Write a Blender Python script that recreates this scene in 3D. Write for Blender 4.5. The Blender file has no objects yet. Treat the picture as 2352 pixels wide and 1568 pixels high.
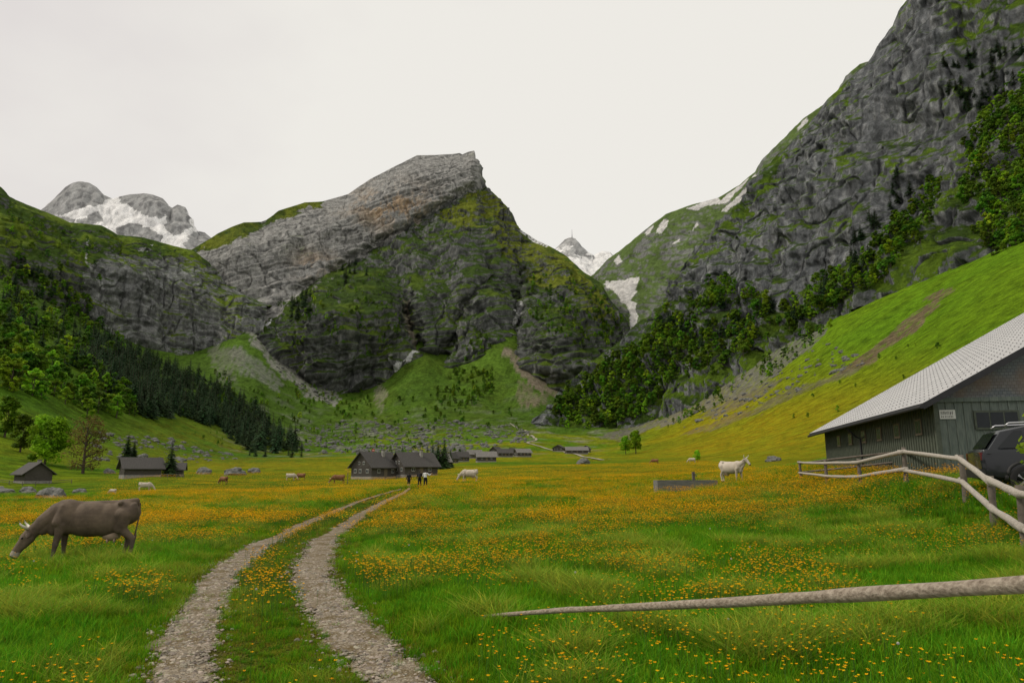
import bpy, bmesh, math, random
import numpy as np
from mathutils import Vector, Matrix
rng=np.random.default_rng(7); random.seed(7)
F=1568.0; CX=1176.0; CY=784.0; H0=1080.0
TH=math.atan((H0-CY)/F); CT,ST=math.cos(TH),math.sin(TH); CAMZ=1.7
def P(px,py,D):
    a=(px-CX)/F; u=(CY-py)/F
    dy=CT-u*ST; dz=ST+u*CT
    return D*a/dy, D+0*a, CAMZ+D*dz/dy
def proj(x,y,z):
    zz=z-CAMZ; f=y*CT+zz*ST; up=-y*ST+zz*CT
    return CX+F*x/f, CY-F*up/f
# ---------- noise
_perm=rng.permutation(256); _g=rng.normal(size=(256,3)); _g/=np.linalg.norm(_g,axis=1)[:,None]
def gn(x,y,z):
    xi=np.floor(x).astype(int);yi=np.floor(y).astype(int);zi=np.floor(z).astype(int)
    xf=x-xi;yf=y-yi;zf=z-zi
    u=xf*xf*xf*(xf*(xf*6-15)+10);v=yf*yf*yf*(yf*(yf*6-15)+10);w=zf*zf*zf*(zf*(zf*6-15)+10)
    def h(a,b,c):
        k=_perm[(_perm[(_perm[(xi+a)&255]+yi+b)&255]+zi+c)&255]; g=_g[k]
        return g[...,0]*(xf-a)+g[...,1]*(yf-b)+g[...,2]*(zf-c)
    def L(a,b,t): return a+(b-a)*t
    return L(L(L(h(0,0,0),h(1,0,0),u),L(h(0,1,0),h(1,1,0),u),v),L(L(h(0,0,1),h(1,0,1),u),L(h(0,1,1),h(1,1,1),u),v),w)*1.5
def fbm(x,y,z,o=5,lac=2.03,gain=.5):
    s=0;a=1;f=1
    for i in range(o):
        s=s+a*gn(x*f+i*17.3,y*f+i*5.1,z*f+i*9.7); a*=gain; f*=lac
    return s
def ridged(x,y,z,o=5):
    s=0;a=1;f=1
    for i in range(o):
        s=s+a*(1-2*np.abs(gn(x*f+i*7.3,y*f+i*15.1,z*f+i*3.7))); a*=.5; f*=2.07
    return s/1.9
def sst(a,b,x):
    t=np.clip((x-a)/(b-a),0,1); return t*t*(3-2*t)
def steps(t,sh=.22):
    f=t-np.floor(t); return np.where(f<1-sh,f/(1-sh),(1-f)/sh)-.5
def crack(x,y,z,w=.07): return sst(w,0,np.abs(gn(x,y,z)))
_fd=[(1,.25,.12,1,1),(.7,.75,-.22,1.37,.9),(.95,-.45,.33,.71,.7),(.25,.5,-.5,1.9,.6),(-.5,.3,.8,1.13,.5)]
def facet(x,y,z,s,wa=.5,o=3):
    t=0;a=1
    for k in range(o):
        w=fbm(x/(2.5*s)+k*9,y/(2.5*s),z/(2.5*s),3)*wa; m=.55+.9*np.clip(gn(x/(4*s)+k*5,y/(4*s),z/(4*s))+.3,0,1)
        for i,(dx,dy,dz,ss,am) in enumerate(_fd):
            q=(x*dx+y*dy+z*dz)/(s*ss)+w*(1+.4*i)+i*.37; f=q-np.floor(q); t=t+a*am*m*(np.abs(f-.5)*2-.5)
        s=s*.4;a*=.42
    return t
def inpoly(px,py,poly):
    r=np.zeros(px.shape,bool); n=len(poly)
    for i in range(n):
        x1,y1=poly[i];x2,y2=poly[(i+1)%n]
        if y1==y2: continue
        c=((y1>py)!=(y2>py))&(px<(x2-x1)*(py-y1)/(y2-y1)+x1)
        r^=c
    return r
# ---------- ground function
gc=[]
def gz(px,D,z): gc.append((px,D,z/D))
def gy(px,py,D):
    x,y,z=P(px,py,D); gc.append((CX+F*x/D,D,z/D))
for q in (-900,-200,500,1176,1800,2400,3200):
    gz(q,2.5,0); gz(q,5,0 if q<2300 else .08)
for q,z in ((-700,-.2),(300,-.06),(1176,0),(1800,.05),(2310,.25),(3000,.6)): gz(q,10,z)
for q,z in ((-700,-.5),(200,-.28),(1000,-.1),(1800,.15),(2250,.45),(3000,1.6)): gz(q,15.5,z)
for q,z in ((-700,-.8),(200,-.5),(1000,-.1),(1700,.4),(2145,1.35),(3000,3.6)): gz(q,26,z)
for q,z in ((-700,-.9),(200,-.9),(1000,0),(1565,.35),(1760,1.15),(1900,1.9),(2400,4),(3000,8)): gz(q,45,z)
for q,z in ((-700,0),(0,-1.2),(500,-1),(980,-.1),(1500,.8),(1900,3),(2400,11),(3000,22)): gz(q,80,z)
for q,y in ((-700,1050),(60,1103),(340,1094),(900,1099),(1200,1077),(1600,1066),(1900,1035),(2200,920),(2400,830),(3000,700)): gy(q,y,160)
for q,y in ((-700,820),(0,960),(200,1040),(400,1070),(700,1067),(1000,1067),(1200,1062),(1500,1054),(1700,1020),(2000,885),(2352,640),(3000,450)): gy(q,y,300)
for q,y in ((-700,700),(0,830),(200,950),(400,1030),(700,1050),(1000,1048),(1200,1045),(1450,1040),(1600,1000),(1800,885),(2000,745),(2352,550),(3000,350)): gy(q,y,450)
for q,y in ((-700,600),(0,740),(300,910),(600,1035),(900,1028),(1200,1015),(1450,1012),(1600,960),(1800,815),(2000,675),(2352,510)): gy(q,y,620)
for q,y in ((-700,540),(0,660),(300,850),(500,940),(700,1000),(900,995),(1100,988),(1250,985),(1450,978),(1600,905),(1800,730),(2100,600)): gy(q,y,850)
for q,y in ((-700,520),(0,620),(250,760),(400,830),(600,860),(760,935),(950,915),(1150,915),(1300,930),(1450,930),(1700,800)): gy(q,y,1100)
for q,y in ((0,610),(250,750),(400,790),(470,790),(580,745),(640,800),(780,880),(870,870),(960,800),(1040,835),(1150,770),(1290,850),(1450,880)): gy(q,y,1280)
gc=np.array(gc)
_X=np.stack([gc[:,0]/500,np.log(gc[:,1])*1.0],1)
def _k(r2): return .5*r2*np.log(r2+1e-12)
def _tps():
    n=len(_X); d=((_X[:,None]-_X[None])**2).sum(2)
    A=np.zeros((n+3,n+3)); A[:n,:n]=_k(d)+np.eye(n)*2e-3
    A[:n,n]=1;A[:n,n+1:]=_X;A[n,:n]=1;A[n+1:,:n]=_X.T
    b=np.zeros(n+3); b[:n]=gc[:,2]; return np.linalg.solve(A,b)
_w=_tps()
def ground_z(x,y):
    x=np.atleast_1d(np.asarray(x,float));y=np.atleast_1d(np.asarray(y,float)); sh=x.shape
    x=x.ravel();y=y.ravel(); D=np.clip(y,2,1500); q=np.clip(CX+F*x/D,-1100,3500)
    out=np.empty(len(x)); n=len(_X)
    for i in range(0,len(x),20000):
        a=np.stack([q[i:i+20000]/500,np.log(D[i:i+20000])],1)
        d=((a[:,None,:]-_X[None])**2).sum(2)
        out[i:i+20000]=_k(d)@_w[:n]+_w[n]+a@_w[n+1:]
    z=out*D
    z=z+.05*fbm(x/5,y/5,0*x,3)*sst(4,14,D)+.5*fbm(x/35+9,y/35,0*x,3)*sst(120,350,D)+6*fbm(x/90,y/90+4,0*x,5)*sst(350,900,D)
    z=z+.5*sst(9.3,10.9,x-.15*(y-15))*sst(12.2,14.2,y)*sst(27,20,y)   # raised yard in front of the barn
    return z.reshape(sh)
def gz1(x,y): return float(ground_z([x],[y])[0])
_Ds=np.exp(np.linspace(math.log(2.6),math.log(1300),700))
def ground_at(px,py):
    x,y,z=P(px,py,_Ds); g=ground_z(x,y)
    k=np.where(g>=z)[0]
    i=k[0] if len(k) else len(_Ds)-1
    return float(x[i]),float(_Ds[i]),float(g[i])
# ---------- object helpers
SC=bpy.context.scene.collection
def link(o): SC.objects.link(o); return o
def new(name,me,parent=None,loc=None,rotz=None):
    o=bpy.data.objects.new(name,me); link(o)
    if parent is not None: o.parent=parent
    if loc is not None: o.location=loc
    if rotz is not None: o.rotation_euler=(0,0,rotz)
    return o
def meta(o,label,cat,group=None):
    o["label"]=label;o["category"]=cat
    if group:o["group"]=group
    return o
def mesh_np(name,v,f,mats=(),smooth=False,mi=None):
    me=bpy.data.meshes.new(name); v=np.asarray(v,np.float32);f=np.asarray(f,np.int32)
    k=f.shape[1]
    me.vertices.add(len(v)); me.vertices.foreach_set("co",v.ravel())
    me.loops.add(f.size); me.loops.foreach_set("vertex_index",f.ravel())
    me.polygons.add(len(f)); me.polygons.foreach_set("loop_start",np.arange(0,f.size,k,dtype=np.int32))
    me.polygons.foreach_set("loop_total",np.full(len(f),k,np.int32))
    for m in mats: me.materials.append(m)
    if mi is not None: me.polygons.foreach_set("material_index",np.asarray(mi,np.int32))
    if smooth: me.polygons.foreach_set("use_smooth",np.ones(len(f),bool))
    me.update(calc_edges=True); me.validate(); return me
def setcol(me,c,name="albedo"):
    a=me.attributes.new(name,'FLOAT_COLOR','POINT')
    cc=np.ones((len(me.vertices),4),np.float32); cc[:,:3]=c; a.data.foreach_set("color",cc.ravel())
def setf(me,c,name):
    a=me.attributes.new(name,'FLOAT','POINT'); a.data.foreach_set("value",np.asarray(c,np.float32))
class MB:
    def __init__(s): s.v=[];s.f=[];s.m=[];s.mats=[]
    def mi(s,m):
        if m not in s.mats: s.mats.append(m)
        return s.mats.index(m)
    def add(s,vs,fs,m):
        o=len(s.v); s.v+= [tuple(v) for v in vs]; i=s.mi(m)
        for f in fs: s.f.append([k+o for k in f]); s.m.append(i)
    def box(s,a,b,m,M=None):
        x0,y0,z0=a;x1,y1,z1=b
        vs=[Vector(p) for p in ((x0,y0,z0),(x1,y0,z0),(x1,y1,z0),(x0,y1,z0),(x0,y0,z1),(x1,y0,z1),(x1,y1,z1),(x0,y1,z1))]
        if M is not None: vs=[M@v for v in vs]
        s.add(vs,[(0,3,2,1),(4,5,6,7),(0,1,5,4),(1,2,6,5),(2,3,7,6),(3,0,4,7)],m)
    def tube(s,pts,rs,m,n=10,cap=True):
        rings=[];pts=[Vector(p) for p in pts]
        for i,p in enumerate(pts):
            t=(pts[min(i+1,len(pts)-1)]-pts[max(i-1,0)]).normalized()
            up=Vector((0,0,1)) if abs(t.z)<.9 else Vector((1,0,0))
            a=t.cross(up).normalized(); b=t.cross(a).normalized()
            rings.append([p+(a*math.cos(2*math.pi*k/n)+b*math.sin(2*math.pi*k/n))*rs[i] for k in range(n)])
        vs=[v for r in rings for v in r]; fs=[]
        for i in range(len(pts)-1):
            for k in range(n):
                fs.append((i*n+k,i*n+(k+1)%n,(i+1)*n+(k+1)%n,(i+1)*n+k))
        if cap: fs.append(tuple(range(n))); fs.append(tuple(reversed([(len(pts)-1)*n+k for k in range(n)])))
        s.add(vs,fs,m)
    def sph(s,c,r,m,n=10,k=7):
        vs=[];fs=[]
        if not hasattr(r,'__len__'): r=(r,r,r)
        for i in range(k+1):
            t=math.pi*i/k
            for j in range(n):
                a=2*math.pi*j/n; vs.append((c[0]+r[0]*math.sin(t)*math.cos(a),c[1]+r[1]*math.sin(t)*math.sin(a),c[2]+r[2]*math.cos(t)))
        for i in range(k):
            for j in range(n): fs.append((i*n+j,(i+1)*n+j,(i+1)*n+(j+1)%n,i*n+(j+1)%n))
        s.add(vs,fs,m)
    def mesh(s,name,smooth=False):
        me=bpy.data.meshes.new(name); me.from_pydata(s.v,[],s.f)
        for m in s.mats: me.materials.append(m)
        for p,i in zip(me.polygons,s.m): p.material_index=i; p.use_smooth=smooth
        bm=bmesh.new(); bm.from_mesh(me); bmesh.ops.remove_doubles(bm,verts=bm.verts,dist=1e-5)
        bmesh.ops.recalc_face_normals(bm,faces=bm.faces); bm.to_mesh(me); bm.free()
        me.update(); return me
    def obj(s,name,parent=None,smooth=False,loc=None,rotz=None): return new(name,s.mesh(name,smooth),parent,loc,rotz)
# ---------- materials
def M0(name):
    m=bpy.data.materials.new(name); m.use_nodes=True; nt=m.node_tree; b=nt.nodes["Principled BSDF"]
    return m,nt,b
def pmat(name,col,rough=.8,var=.3,scale=5,bump=0,stretch=(1,1,1),col2=None,metal=0,rnd=0,trans=0):
    m,nt,b=M0(name); N=nt.nodes.new; Lk=nt.links.new
    b.inputs["Roughness"].default_value=rough; b.inputs["Metallic"].default_value=metal
    b.inputs["Specular IOR Level"].default_value=.3
    tc=N("ShaderNodeTexCoord"); mp=N("ShaderNodeMapping"); mp.inputs["Scale"].default_value=stretch
    Lk(tc.outputs["Object"],mp.inputs[0]); no=N("ShaderNodeTexNoise"); no.inputs["Scale"].default_value=scale; no.inputs["Detail"].default_value=6
    no.inputs["Roughness"].default_value=.65
    Lk(mp.outputs[0],no.inputs["Vector"])
    c2=col2 if col2 else tuple(c*(1+var) for c in col); c1=col if col2 else tuple(c*(1-var) for c in col)
    mx=N("ShaderNodeMix"); mx.data_type='RGBA'; mx.inputs[6].default_value=(*c1,1); mx.inputs[7].default_value=(*c2,1)
    mr=N("ShaderNodeMapRange"); mr.inputs[1].default_value=.3; mr.inputs[2].default_value=.7
    Lk(no.outputs[0],mr.inputs[0]); Lk(mr.outputs[0],mx.inputs[0])
    out=mx.outputs[2]
    if rnd:
        oi=N("ShaderNodeObjectInfo"); hs=N("ShaderNodeHueSaturation"); r2=N("ShaderNodeMapRange")
        r2.inputs[3].default_value=1-rnd; r2.inputs[4].default_value=1+rnd; Lk(oi.outputs["Random"],r2.inputs[0]); Lk(r2.outputs[0],hs.inputs["Value"])
        r3=N("ShaderNodeMapRange"); r3.inputs[3].default_value=.5-rnd*.06; r3.inputs[4].default_value=.5+rnd*.04
        mm=N("ShaderNodeMath"); mm.operation='FRACT'; m7=N("ShaderNodeMath"); m7.operation='MULTIPLY'; m7.inputs[1].default_value=7.31
        Lk(oi.outputs["Random"],m7.inputs[0]); Lk(m7.outputs[0],mm.inputs[0]); Lk(mm.outputs[0],r3.inputs[0]); Lk(r3.outputs[0],hs.inputs["Hue"])
        Lk(out,hs.inputs["Color"]); out=hs.outputs[0]
    Lk(out,b.inputs["Base Color"])
    if bump:
        bp=N("ShaderNodeBump"); bp.inputs["Distance"].default_value=bump; bp.inputs["Strength"].default_value=1; Lk(no.outputs[0],bp.inputs["Height"]); Lk(bp.outputs[0],b.inputs["Normal"])
    if trans:
        tr=N("ShaderNodeBsdfTranslucent"); Lk(out,tr.inputs[0]); ms=N("ShaderNodeMixShader"); ms.inputs[0].default_value=trans
        o=nt.nodes["Material Output"]; Lk(b.outputs[0],ms.inputs[1]); Lk(tr.outputs[0],ms.inputs[2]); Lk(ms.outputs[0],o.inputs[0])
    return m
def leafmat(name,col,rnd=.3,trans=.35,spec=.05):
    m,nt,b=M0(name); N=nt.nodes.new; Lk=nt.links.new
    at=N("ShaderNodeAttribute"); at.attribute_name="albedo"
    oi=N("ShaderNodeObjectInfo"); hs=N("ShaderNodeHueSaturation")
    r2=N("ShaderNodeMapRange"); r2.inputs[3].default_value=1-rnd; r2.inputs[4].default_value=1+rnd; Lk(oi.outputs["Random"],r2.inputs[0]); Lk(r2.outputs[0],hs.inputs["Value"])
    m7=N("ShaderNodeMath"); m7.operation='MULTIPLY'; m7.inputs[1].default_value=7.31; mm=N("ShaderNodeMath"); mm.operation='FRACT'
    r3=N("ShaderNodeMapRange"); r3.inputs[3].default_value=.47; r3.inputs[4].default_value=.515
    Lk(oi.outputs["Random"],m7.inputs[0]); Lk(m7.outputs[0],mm.inputs[0]); Lk(mm.outputs[0],r3.inputs[0]); Lk(r3.outputs[0],hs.inputs["Hue"])
    mu=N("ShaderNodeMix"); mu.data_type='RGBA'; mu.blend_type='MULTIPLY'; mu.inputs[0].default_value=1; mu.inputs[7].default_value=(*col,1); Lk(at.outputs["Color"],mu.inputs[6])
    Lk(mu.outputs[2],hs.inputs["Color"]); Lk(hs.outputs[0],b.inputs["Base Color"]); b.inputs["Roughness"].default_value=.6; b.inputs["Specular IOR Level"].default_value=spec
    tr=N("ShaderNodeBsdfTranslucent"); Lk(hs.outputs[0],tr.inputs[0]); ms=N("ShaderNodeMixShader"); ms.inputs[0].default_value=trans
    Lk(b.outputs[0],ms.inputs[1]); Lk(tr.outputs[0],ms.inputs[2]); Lk(ms.outputs[0],nt.nodes["Material Output"].inputs[0])
    return m
def rockmat(name,s1,s2,bump,var=.55):
    m,nt,b=M0(name); N=nt.nodes.new; Lk=nt.links.new
    b.inputs["Roughness"].default_value=.95; b.inputs["Specular IOR Level"].default_value=.05
    at=N("ShaderNodeAttribute"); at.attribute_name="albedo"; tc=N("ShaderNodeTexCoord")
    n1=N("ShaderNodeTexNoise"); n1.inputs["Scale"].default_value=s1; n1.inputs["Detail"].default_value=10; n1.inputs["Roughness"].default_value=.75
    mp=N("ShaderNodeMapping"); mp.inputs["Scale"].default_value=(1,1,.4); Lk(tc.outputs["Object"],mp.inputs[0]); Lk(mp.outputs[0],n1.inputs["Vector"])
    n2=N("ShaderNodeTexNoise"); n2.inputs["Scale"].default_value=s2; n2.inputs["Detail"].default_value=6; n2.inputs["Roughness"].default_value=.7; Lk(tc.outputs["Object"],n2.inputs["Vector"])
    r=N("ShaderNodeMapRange"); r.inputs[1].default_value=.34;r.inputs[2].default_value=.66;r.inputs[3].default_value=1-var;r.inputs[4].default_value=1+var; Lk(n1.outputs[0],r.inputs[0])
    r2=N("ShaderNodeMapRange"); r2.inputs[1].default_value=.3;r2.inputs[2].default_value=.7;r2.inputs[3].default_value=.65;r2.inputs[4].default_value=1.35; Lk(n2.outputs[0],r2.inputs[0])
    mu=N("ShaderNodeMath"); mu.operation='MULTIPLY'; Lk(r.outputs[0],mu.inputs[0]); Lk(r2.outputs[0],mu.inputs[1])
    vm=N("ShaderNodeVectorMath"); vm.operation='SCALE'; Lk(at.outputs["Color"],vm.inputs[0]); Lk(mu.outputs[0],vm.inputs["Scale"])
    Lk(vm.outputs[0],b.inputs["Base Color"])
    bp=N("ShaderNodeBump"); bp.inputs["Distance"].default_value=bump; Lk(n1.outputs[0],bp.inputs["Height"])
    b2=N("ShaderNodeBump"); b2.inputs["Distance"].default_value=bump*.2; Lk(n2.outputs[0],b2.inputs["Height"]); Lk(bp.outputs[0],b2.inputs["Normal"]); Lk(b2.outputs[0],b.inputs["Normal"])
    return m
# ---------- world, sun, camera
W=bpy.data.worlds.new("World"); bpy.context.scene.world=W; W.use_nodes=True
nt=W.node_tree; N=nt.nodes.new; Lk=nt.links.new; bg=nt.nodes["Background"]
SUN_EL,SUN_AZ=math.radians(48),math.radians(-88)
sk=N("ShaderNodeTexSky"); sk.sky_type='NISHITA'; sk.sun_disc=False; sk.sun_elevation=SUN_EL; sk.sun_rotation=SUN_AZ
tc=N("ShaderNodeTexCoord"); no=N("ShaderNodeTexNoise"); no.inputs["Scale"].default_value=1.6; no.inputs["Detail"].default_value=5; no.inputs["Roughness"].default_value=.5
mp=N("ShaderNodeMapping"); mp.inputs["Scale"].default_value=(1,1,1.8); Lk(tc.outputs["Generated"],mp.inputs[0]); Lk(mp.outputs[0],no.inputs["Vector"])
sx=N("ShaderNodeSeparateXYZ"); Lk(tc.outputs["Generated"],sx.inputs[0])
ad=N("ShaderNodeMath"); ad.operation='MULTIPLY_ADD'; ad.inputs[1].default_value=.45; Lk(sx.outputs[0],ad.inputs[0]); Lk(no.outputs[0],ad.inputs[2])
cr=N("ShaderNodeValToRGB"); cr.color_ramp.elements[0].position=.12; cr.color_ramp.elements[0].color=(.72,.675,.665,1)
cr.color_ramp.elements[1].position=.45; cr.color_ramp.elements[1].color=(.87,.845,.79,1); Lk(ad.outputs[0],cr.inputs[0])
sc=N("ShaderNodeVectorMath"); sc.operation='SCALE'; sc.inputs["Scale"].default_value=.1; Lk(sk.outputs[0],sc.inputs[0])
mx=N("ShaderNodeMix"); mx.data_type='RGBA'; mx.inputs[0].default_value=.97; Lk(sc.outputs[0],mx.inputs[6]); Lk(cr.outputs[0],mx.inputs[7])
Lk(mx.outputs[2],bg.inputs[0]); bg.inputs[1].default_value=1.0
sl=bpy.data.lights.new("sun",'SUN'); sl.energy=2.1; sl.angle=math.radians(10); sl.color=(1,.93,.80)
so=new("sun",sl); d=Vector((math.sin(SUN_AZ)*math.cos(SUN_EL),math.cos(SUN_AZ)*math.cos(SUN_EL),math.sin(SUN_EL))); so.rotation_euler=d.to_track_quat('Z','Y').to_euler()
cam=bpy.data.cameras.new("camera"); cam.lens=24; cam.sensor_width=36; cam.clip_end=20000; cam.clip_start=.1
co=new("camera",cam); co.location=(0,0,CAMZ); co.rotation_euler=(math.pi/2+TH,0,0); bpy.context.scene.camera=co
vs=bpy.context.scene.view_settings; vs.view_transform='Standard'; vs.look='None'; vs.exposure=0
# ---------- tracks
rutL=[(395,1640),(405,1568),(425,1490),(448,1420),(500,1330),(590,1255),(715,1197),(800,1163),(870,1138),(920,1124)]
rutR=[(960,1640),(915,1568),(850,1500),(775,1420),(712,1320),(745,1240),(830,1182),(885,1152),(925,1134),(940,1122)]
def dense(pl,step=.12):
    w=np.array([ground_at(*p)[:2] for p in pl]); d=np.r_[0,np.cumsum(np.hypot(*np.diff(w,axis=0).T))]
    s=np.arange(0,d[-1],step); t=np.stack([np.interp(s,d,w[:,0]),np.interp(s,d,w[:,1])],1)
    k=np.exp(-np.linspace(-2,2,25)**2);k/=k.sum()
    pad=np.vstack([np.repeat(t[:1],12,0)+(t[0]-t[1])*np.arange(12,0,-1)[:,None],t,np.repeat(t[-1:],12,0)+(t[-1]-t[-2])*np.arange(1,13)[:,None]])
    return np.stack([np.convolve(pad[:,i],k,'valid') for i in (0,1)],1)
RL,RR=dense(rutL),dense(rutR)
def dist_to(x,y,pl):
    o=np.full(x.shape,1e9); q=pl[::3]
    for i in range(0,len(x),4000):
        o[i:i+4000]=np.sqrt(((x[i:i+4000,None]-q[None,:,0])**2+(y[i:i+4000,None]-q[None,:,1])**2).min(1))
    return o
# ---------- ground mesh
nc,nr=820,640
lt=np.linspace(-1,1,nc); tt=np.sign(lt)*(np.abs(lt)*1.05+np.abs(lt)**5*1.6)
Dr=np.exp(np.linspace(math.log(1.6),math.log(1500),nr))
T,DD=np.meshgrid(tt,Dr); GX=T*DD; GY=DD.copy(); GZ=ground_z(GX,GY)
idx=np.arange(nc*nr).reshape(nr,nc)
quads=np.stack([idx[:-1,:-1],idx[:-1,1:],idx[1:,1:],idx[1:,:-1]],-1).reshape(-1,4)
x,y,z=GX.ravel(),GY.ravel(),GZ.ravel()
px,py=proj(x,y,z)
jx=px+fbm(x/25,y/25,z/25,4)*12; jy=py+fbm(x/25+50,y/25,z/25,4)*9
n1=fbm(x/120,y/120,0*x,5); n2=fbm(x/14,y/14,0*x+3,4); n3=fbm(x/400+3,y/400,0*x,3)
def mixc(a,b,t): return a*(1-t[:,None])+np.array(b)[None]*t[:,None]
c=np.tile(np.array([.075,.17,.007]),(len(x),1))
c=mixc(c,(.18,.22,.007),sst(-.35,.45,n1+.3*n2)*.85)
c=mixc(c,(.06,.125,.010),sst(150,500,y)*sst(900,600,px)*.85)
c=mixc(c,(.11,.215,.007),sst(60,200,y)*sst(1500,1750,px)*.8)
c=mixc(c,(.24,.215,.007),sst(80,250,y)*sst(1350,1600,px)*sst(760,950,py)*.7)
c=mixc(c,(.055,.10,.014),sst(620,950,y)*sst(1500,1400,px)*.85)
c=mixc(c,(.085,.16,.018),sst(900,1150,y)*sst(.0,.5,fbm(x/60,y/60,0*x+8,3)+.1)*sst(1500,1400,px)*.7)
c=c*(1-.4*sst(0,.6,n2)*sst(150,500,y))[:,None]
fl=sst(12,40,y)*sst(900,300,y)*sst(-.5,.4,n1+.5*n2+.2)*sst(260,600,px+0.1*y)
fl=np.where(px>1450,fl*sst(860,1000,py),fl)
scree=[([(555,742),(612,758),(700,830),(780,905),(770,935),(700,910),(640,850),(590,800)],(.24,.235,.21),.9),
([(520,800),(560,790),(650,880),(640,900),(560,860)],(.2,.2,.18),.6),
([(1155,800),(1180,798),(1225,850),(1300,888),(1290,920),(1230,892),(1190,850)],(.21,.175,.13),.95),
([(1195,870),(1225,890),(1240,925),(1200,940),(1185,900)],(.17,.14,.1),.6),
([(860,870),(880,868),(885,930),(870,950),(862,910)],(.2,.18,.14),.6),
([(1895,735),(1800,785),(1560,925),(1470,955),(1440,1000),(1530,978),(1760,885),(1900,760)],(.15,.145,.125),.9),
([(2165,665),(2196,663),(2110,750),(2000,832),(1900,872),(1985,812)],(.15,.105,.07),.9),
([(1860,880),(1990,835),(1960,860),(1800,925),(1640,985),(1560,1000)],(.14,.12,.085),.7),
([(1700,905),(1800,870),(1760,910),(1640,960),(1600,960)],(.14,.125,.1),.8),
([(480,800),(560,790),(560,830),(520,900),(490,850)],(.15,.15,.12),.6),
([(1240,905),(1262,900),(1255,925),(1200,935)],(.17,.14,.1),.6),
([(1370,1005),(1450,975),(1450,1000),(1420,1012)],(.12,.115,.1),.9)]
fine=fbm(x/5,y/5,z/5,3)
for poly,cc,am in scree:
    k=inpoly(jx,jy,poly)*sst(-.5,.25,fine+.25); c=mixc(c,cc,k*am)
st=sst(.15,.6,fbm(x/40+7,y/25,0*x,4)+.25*fine)*sst(380,560,y)*sst(1200,800,y)*sst(450,650,px)*sst(1500,1300,px)
c=mixc(c,(.2,.2,.17),st*.7)
soil=sst(14,5,y)*.6; c=mixc(c,(.05,.09,.012),soil)
dl=np.minimum(dist_to(x[y<60],y[y<60],RL),dist_to(x[y<60],y[y<60],RR)); dall=np.full(len(x),99.);dall[y<60]=dl
c=mixc(c,(.13,.115,.03),sst(.9,.35,dall)*.8)
m,nt,b=M0("meadow_ground"); N=nt.nodes.new; Lk=nt.links.new
b.inputs["Roughness"].default_value=.95; b.inputs["Specular IOR Level"].default_value=.03
at=N("ShaderNodeAttribute"); at.attribute_name="albedo"; af=N("ShaderNodeAttribute"); af.attribute_name="flw"; tc=N("ShaderNodeTexCoord")
def nz(s,d=5,r=.65):
    n=N("ShaderNodeTexNoise"); n.inputs["Scale"].default_value=s; n.inputs["Detail"].default_value=d; n.inputs["Roughness"].default_value=r; Lk(tc.outputs["Object"],n.inputs["Vector"]); return n
def mr(n,a,b_,c_,d_):
    r=N("ShaderNodeMapRange"); r.inputs[1].default_value=a;r.inputs[2].default_value=b_;r.inputs[3].default_value=c_;r.inputs[4].default_value=d_; Lk(n.outputs[0],r.inputs[0]); return r
def ma(op,a,b_):
    r=N("ShaderNodeMath"); r.operation=op; Lk(a.outputs[0],r.inputs[0])
    if hasattr(b_,'outputs'): Lk(b_.outputs[0],r.inputs[1])
    else: r.inputs[1].default_value=b_
    return r
a1=nz(.18,8,.75); a2=nz(1.3,6,.75); v=ma('MULTIPLY',mr(a1,.35,.65,.5,1.45),mr(a2,.35,.65,.6,1.4))
vm=N("ShaderNodeVectorMath"); vm.operation='SCALE'; Lk(at.outputs["Color"],vm.inputs[0]); Lk(v.outputs[0],vm.inputs["Scale"])
f1=mr(nz(.35,8,.8),.42,.60,0,1); afn=N("ShaderNodeMath"); afn.operation='MULTIPLY'; Lk(af.outputs["Fac"],afn.inputs[0]); Lk(f1.outputs[0],afn.inputs[1])
f2=ma('MULTIPLY',afn,mr(nz(2.2,4,.8),.45,.6,.3,1)); f3=ma('MULTIPLY',f2,.75)
mx=N("ShaderNodeMix"); mx.data_type='RGBA'; Lk(f3.outputs[0],mx.inputs[0]); Lk(vm.outputs[0],mx.inputs[6]); mx.inputs[7].default_value=(.50,.27,.006,1)
Lk(mx.outputs[2],b.inputs["Base Color"])
bp=N("ShaderNodeBump"); bp.inputs["Distance"].default_value=.4; Lk(a2.outputs[0],bp.inputs["Height"]); bq=N("ShaderNodeBump"); bq.inputs["Distance"].default_value=2.0; Lk(a1.outputs[0],bq.inputs["Height"]); Lk(bp.outputs[0],bq.inputs["Normal"]); Lk(bq.outputs[0],b.inputs["Normal"])
me=mesh_np("ground",np.stack([x,y,z],1),quads,[m],True); setcol(me,c); setf(me,fl,"flw")
o=new("ground",me); o["kind"]="structure"
SURF={}
vis=(y>90); SURF['G']=(px[vis],py[vis],np.stack([x,y,z],1)[vis])
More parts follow.
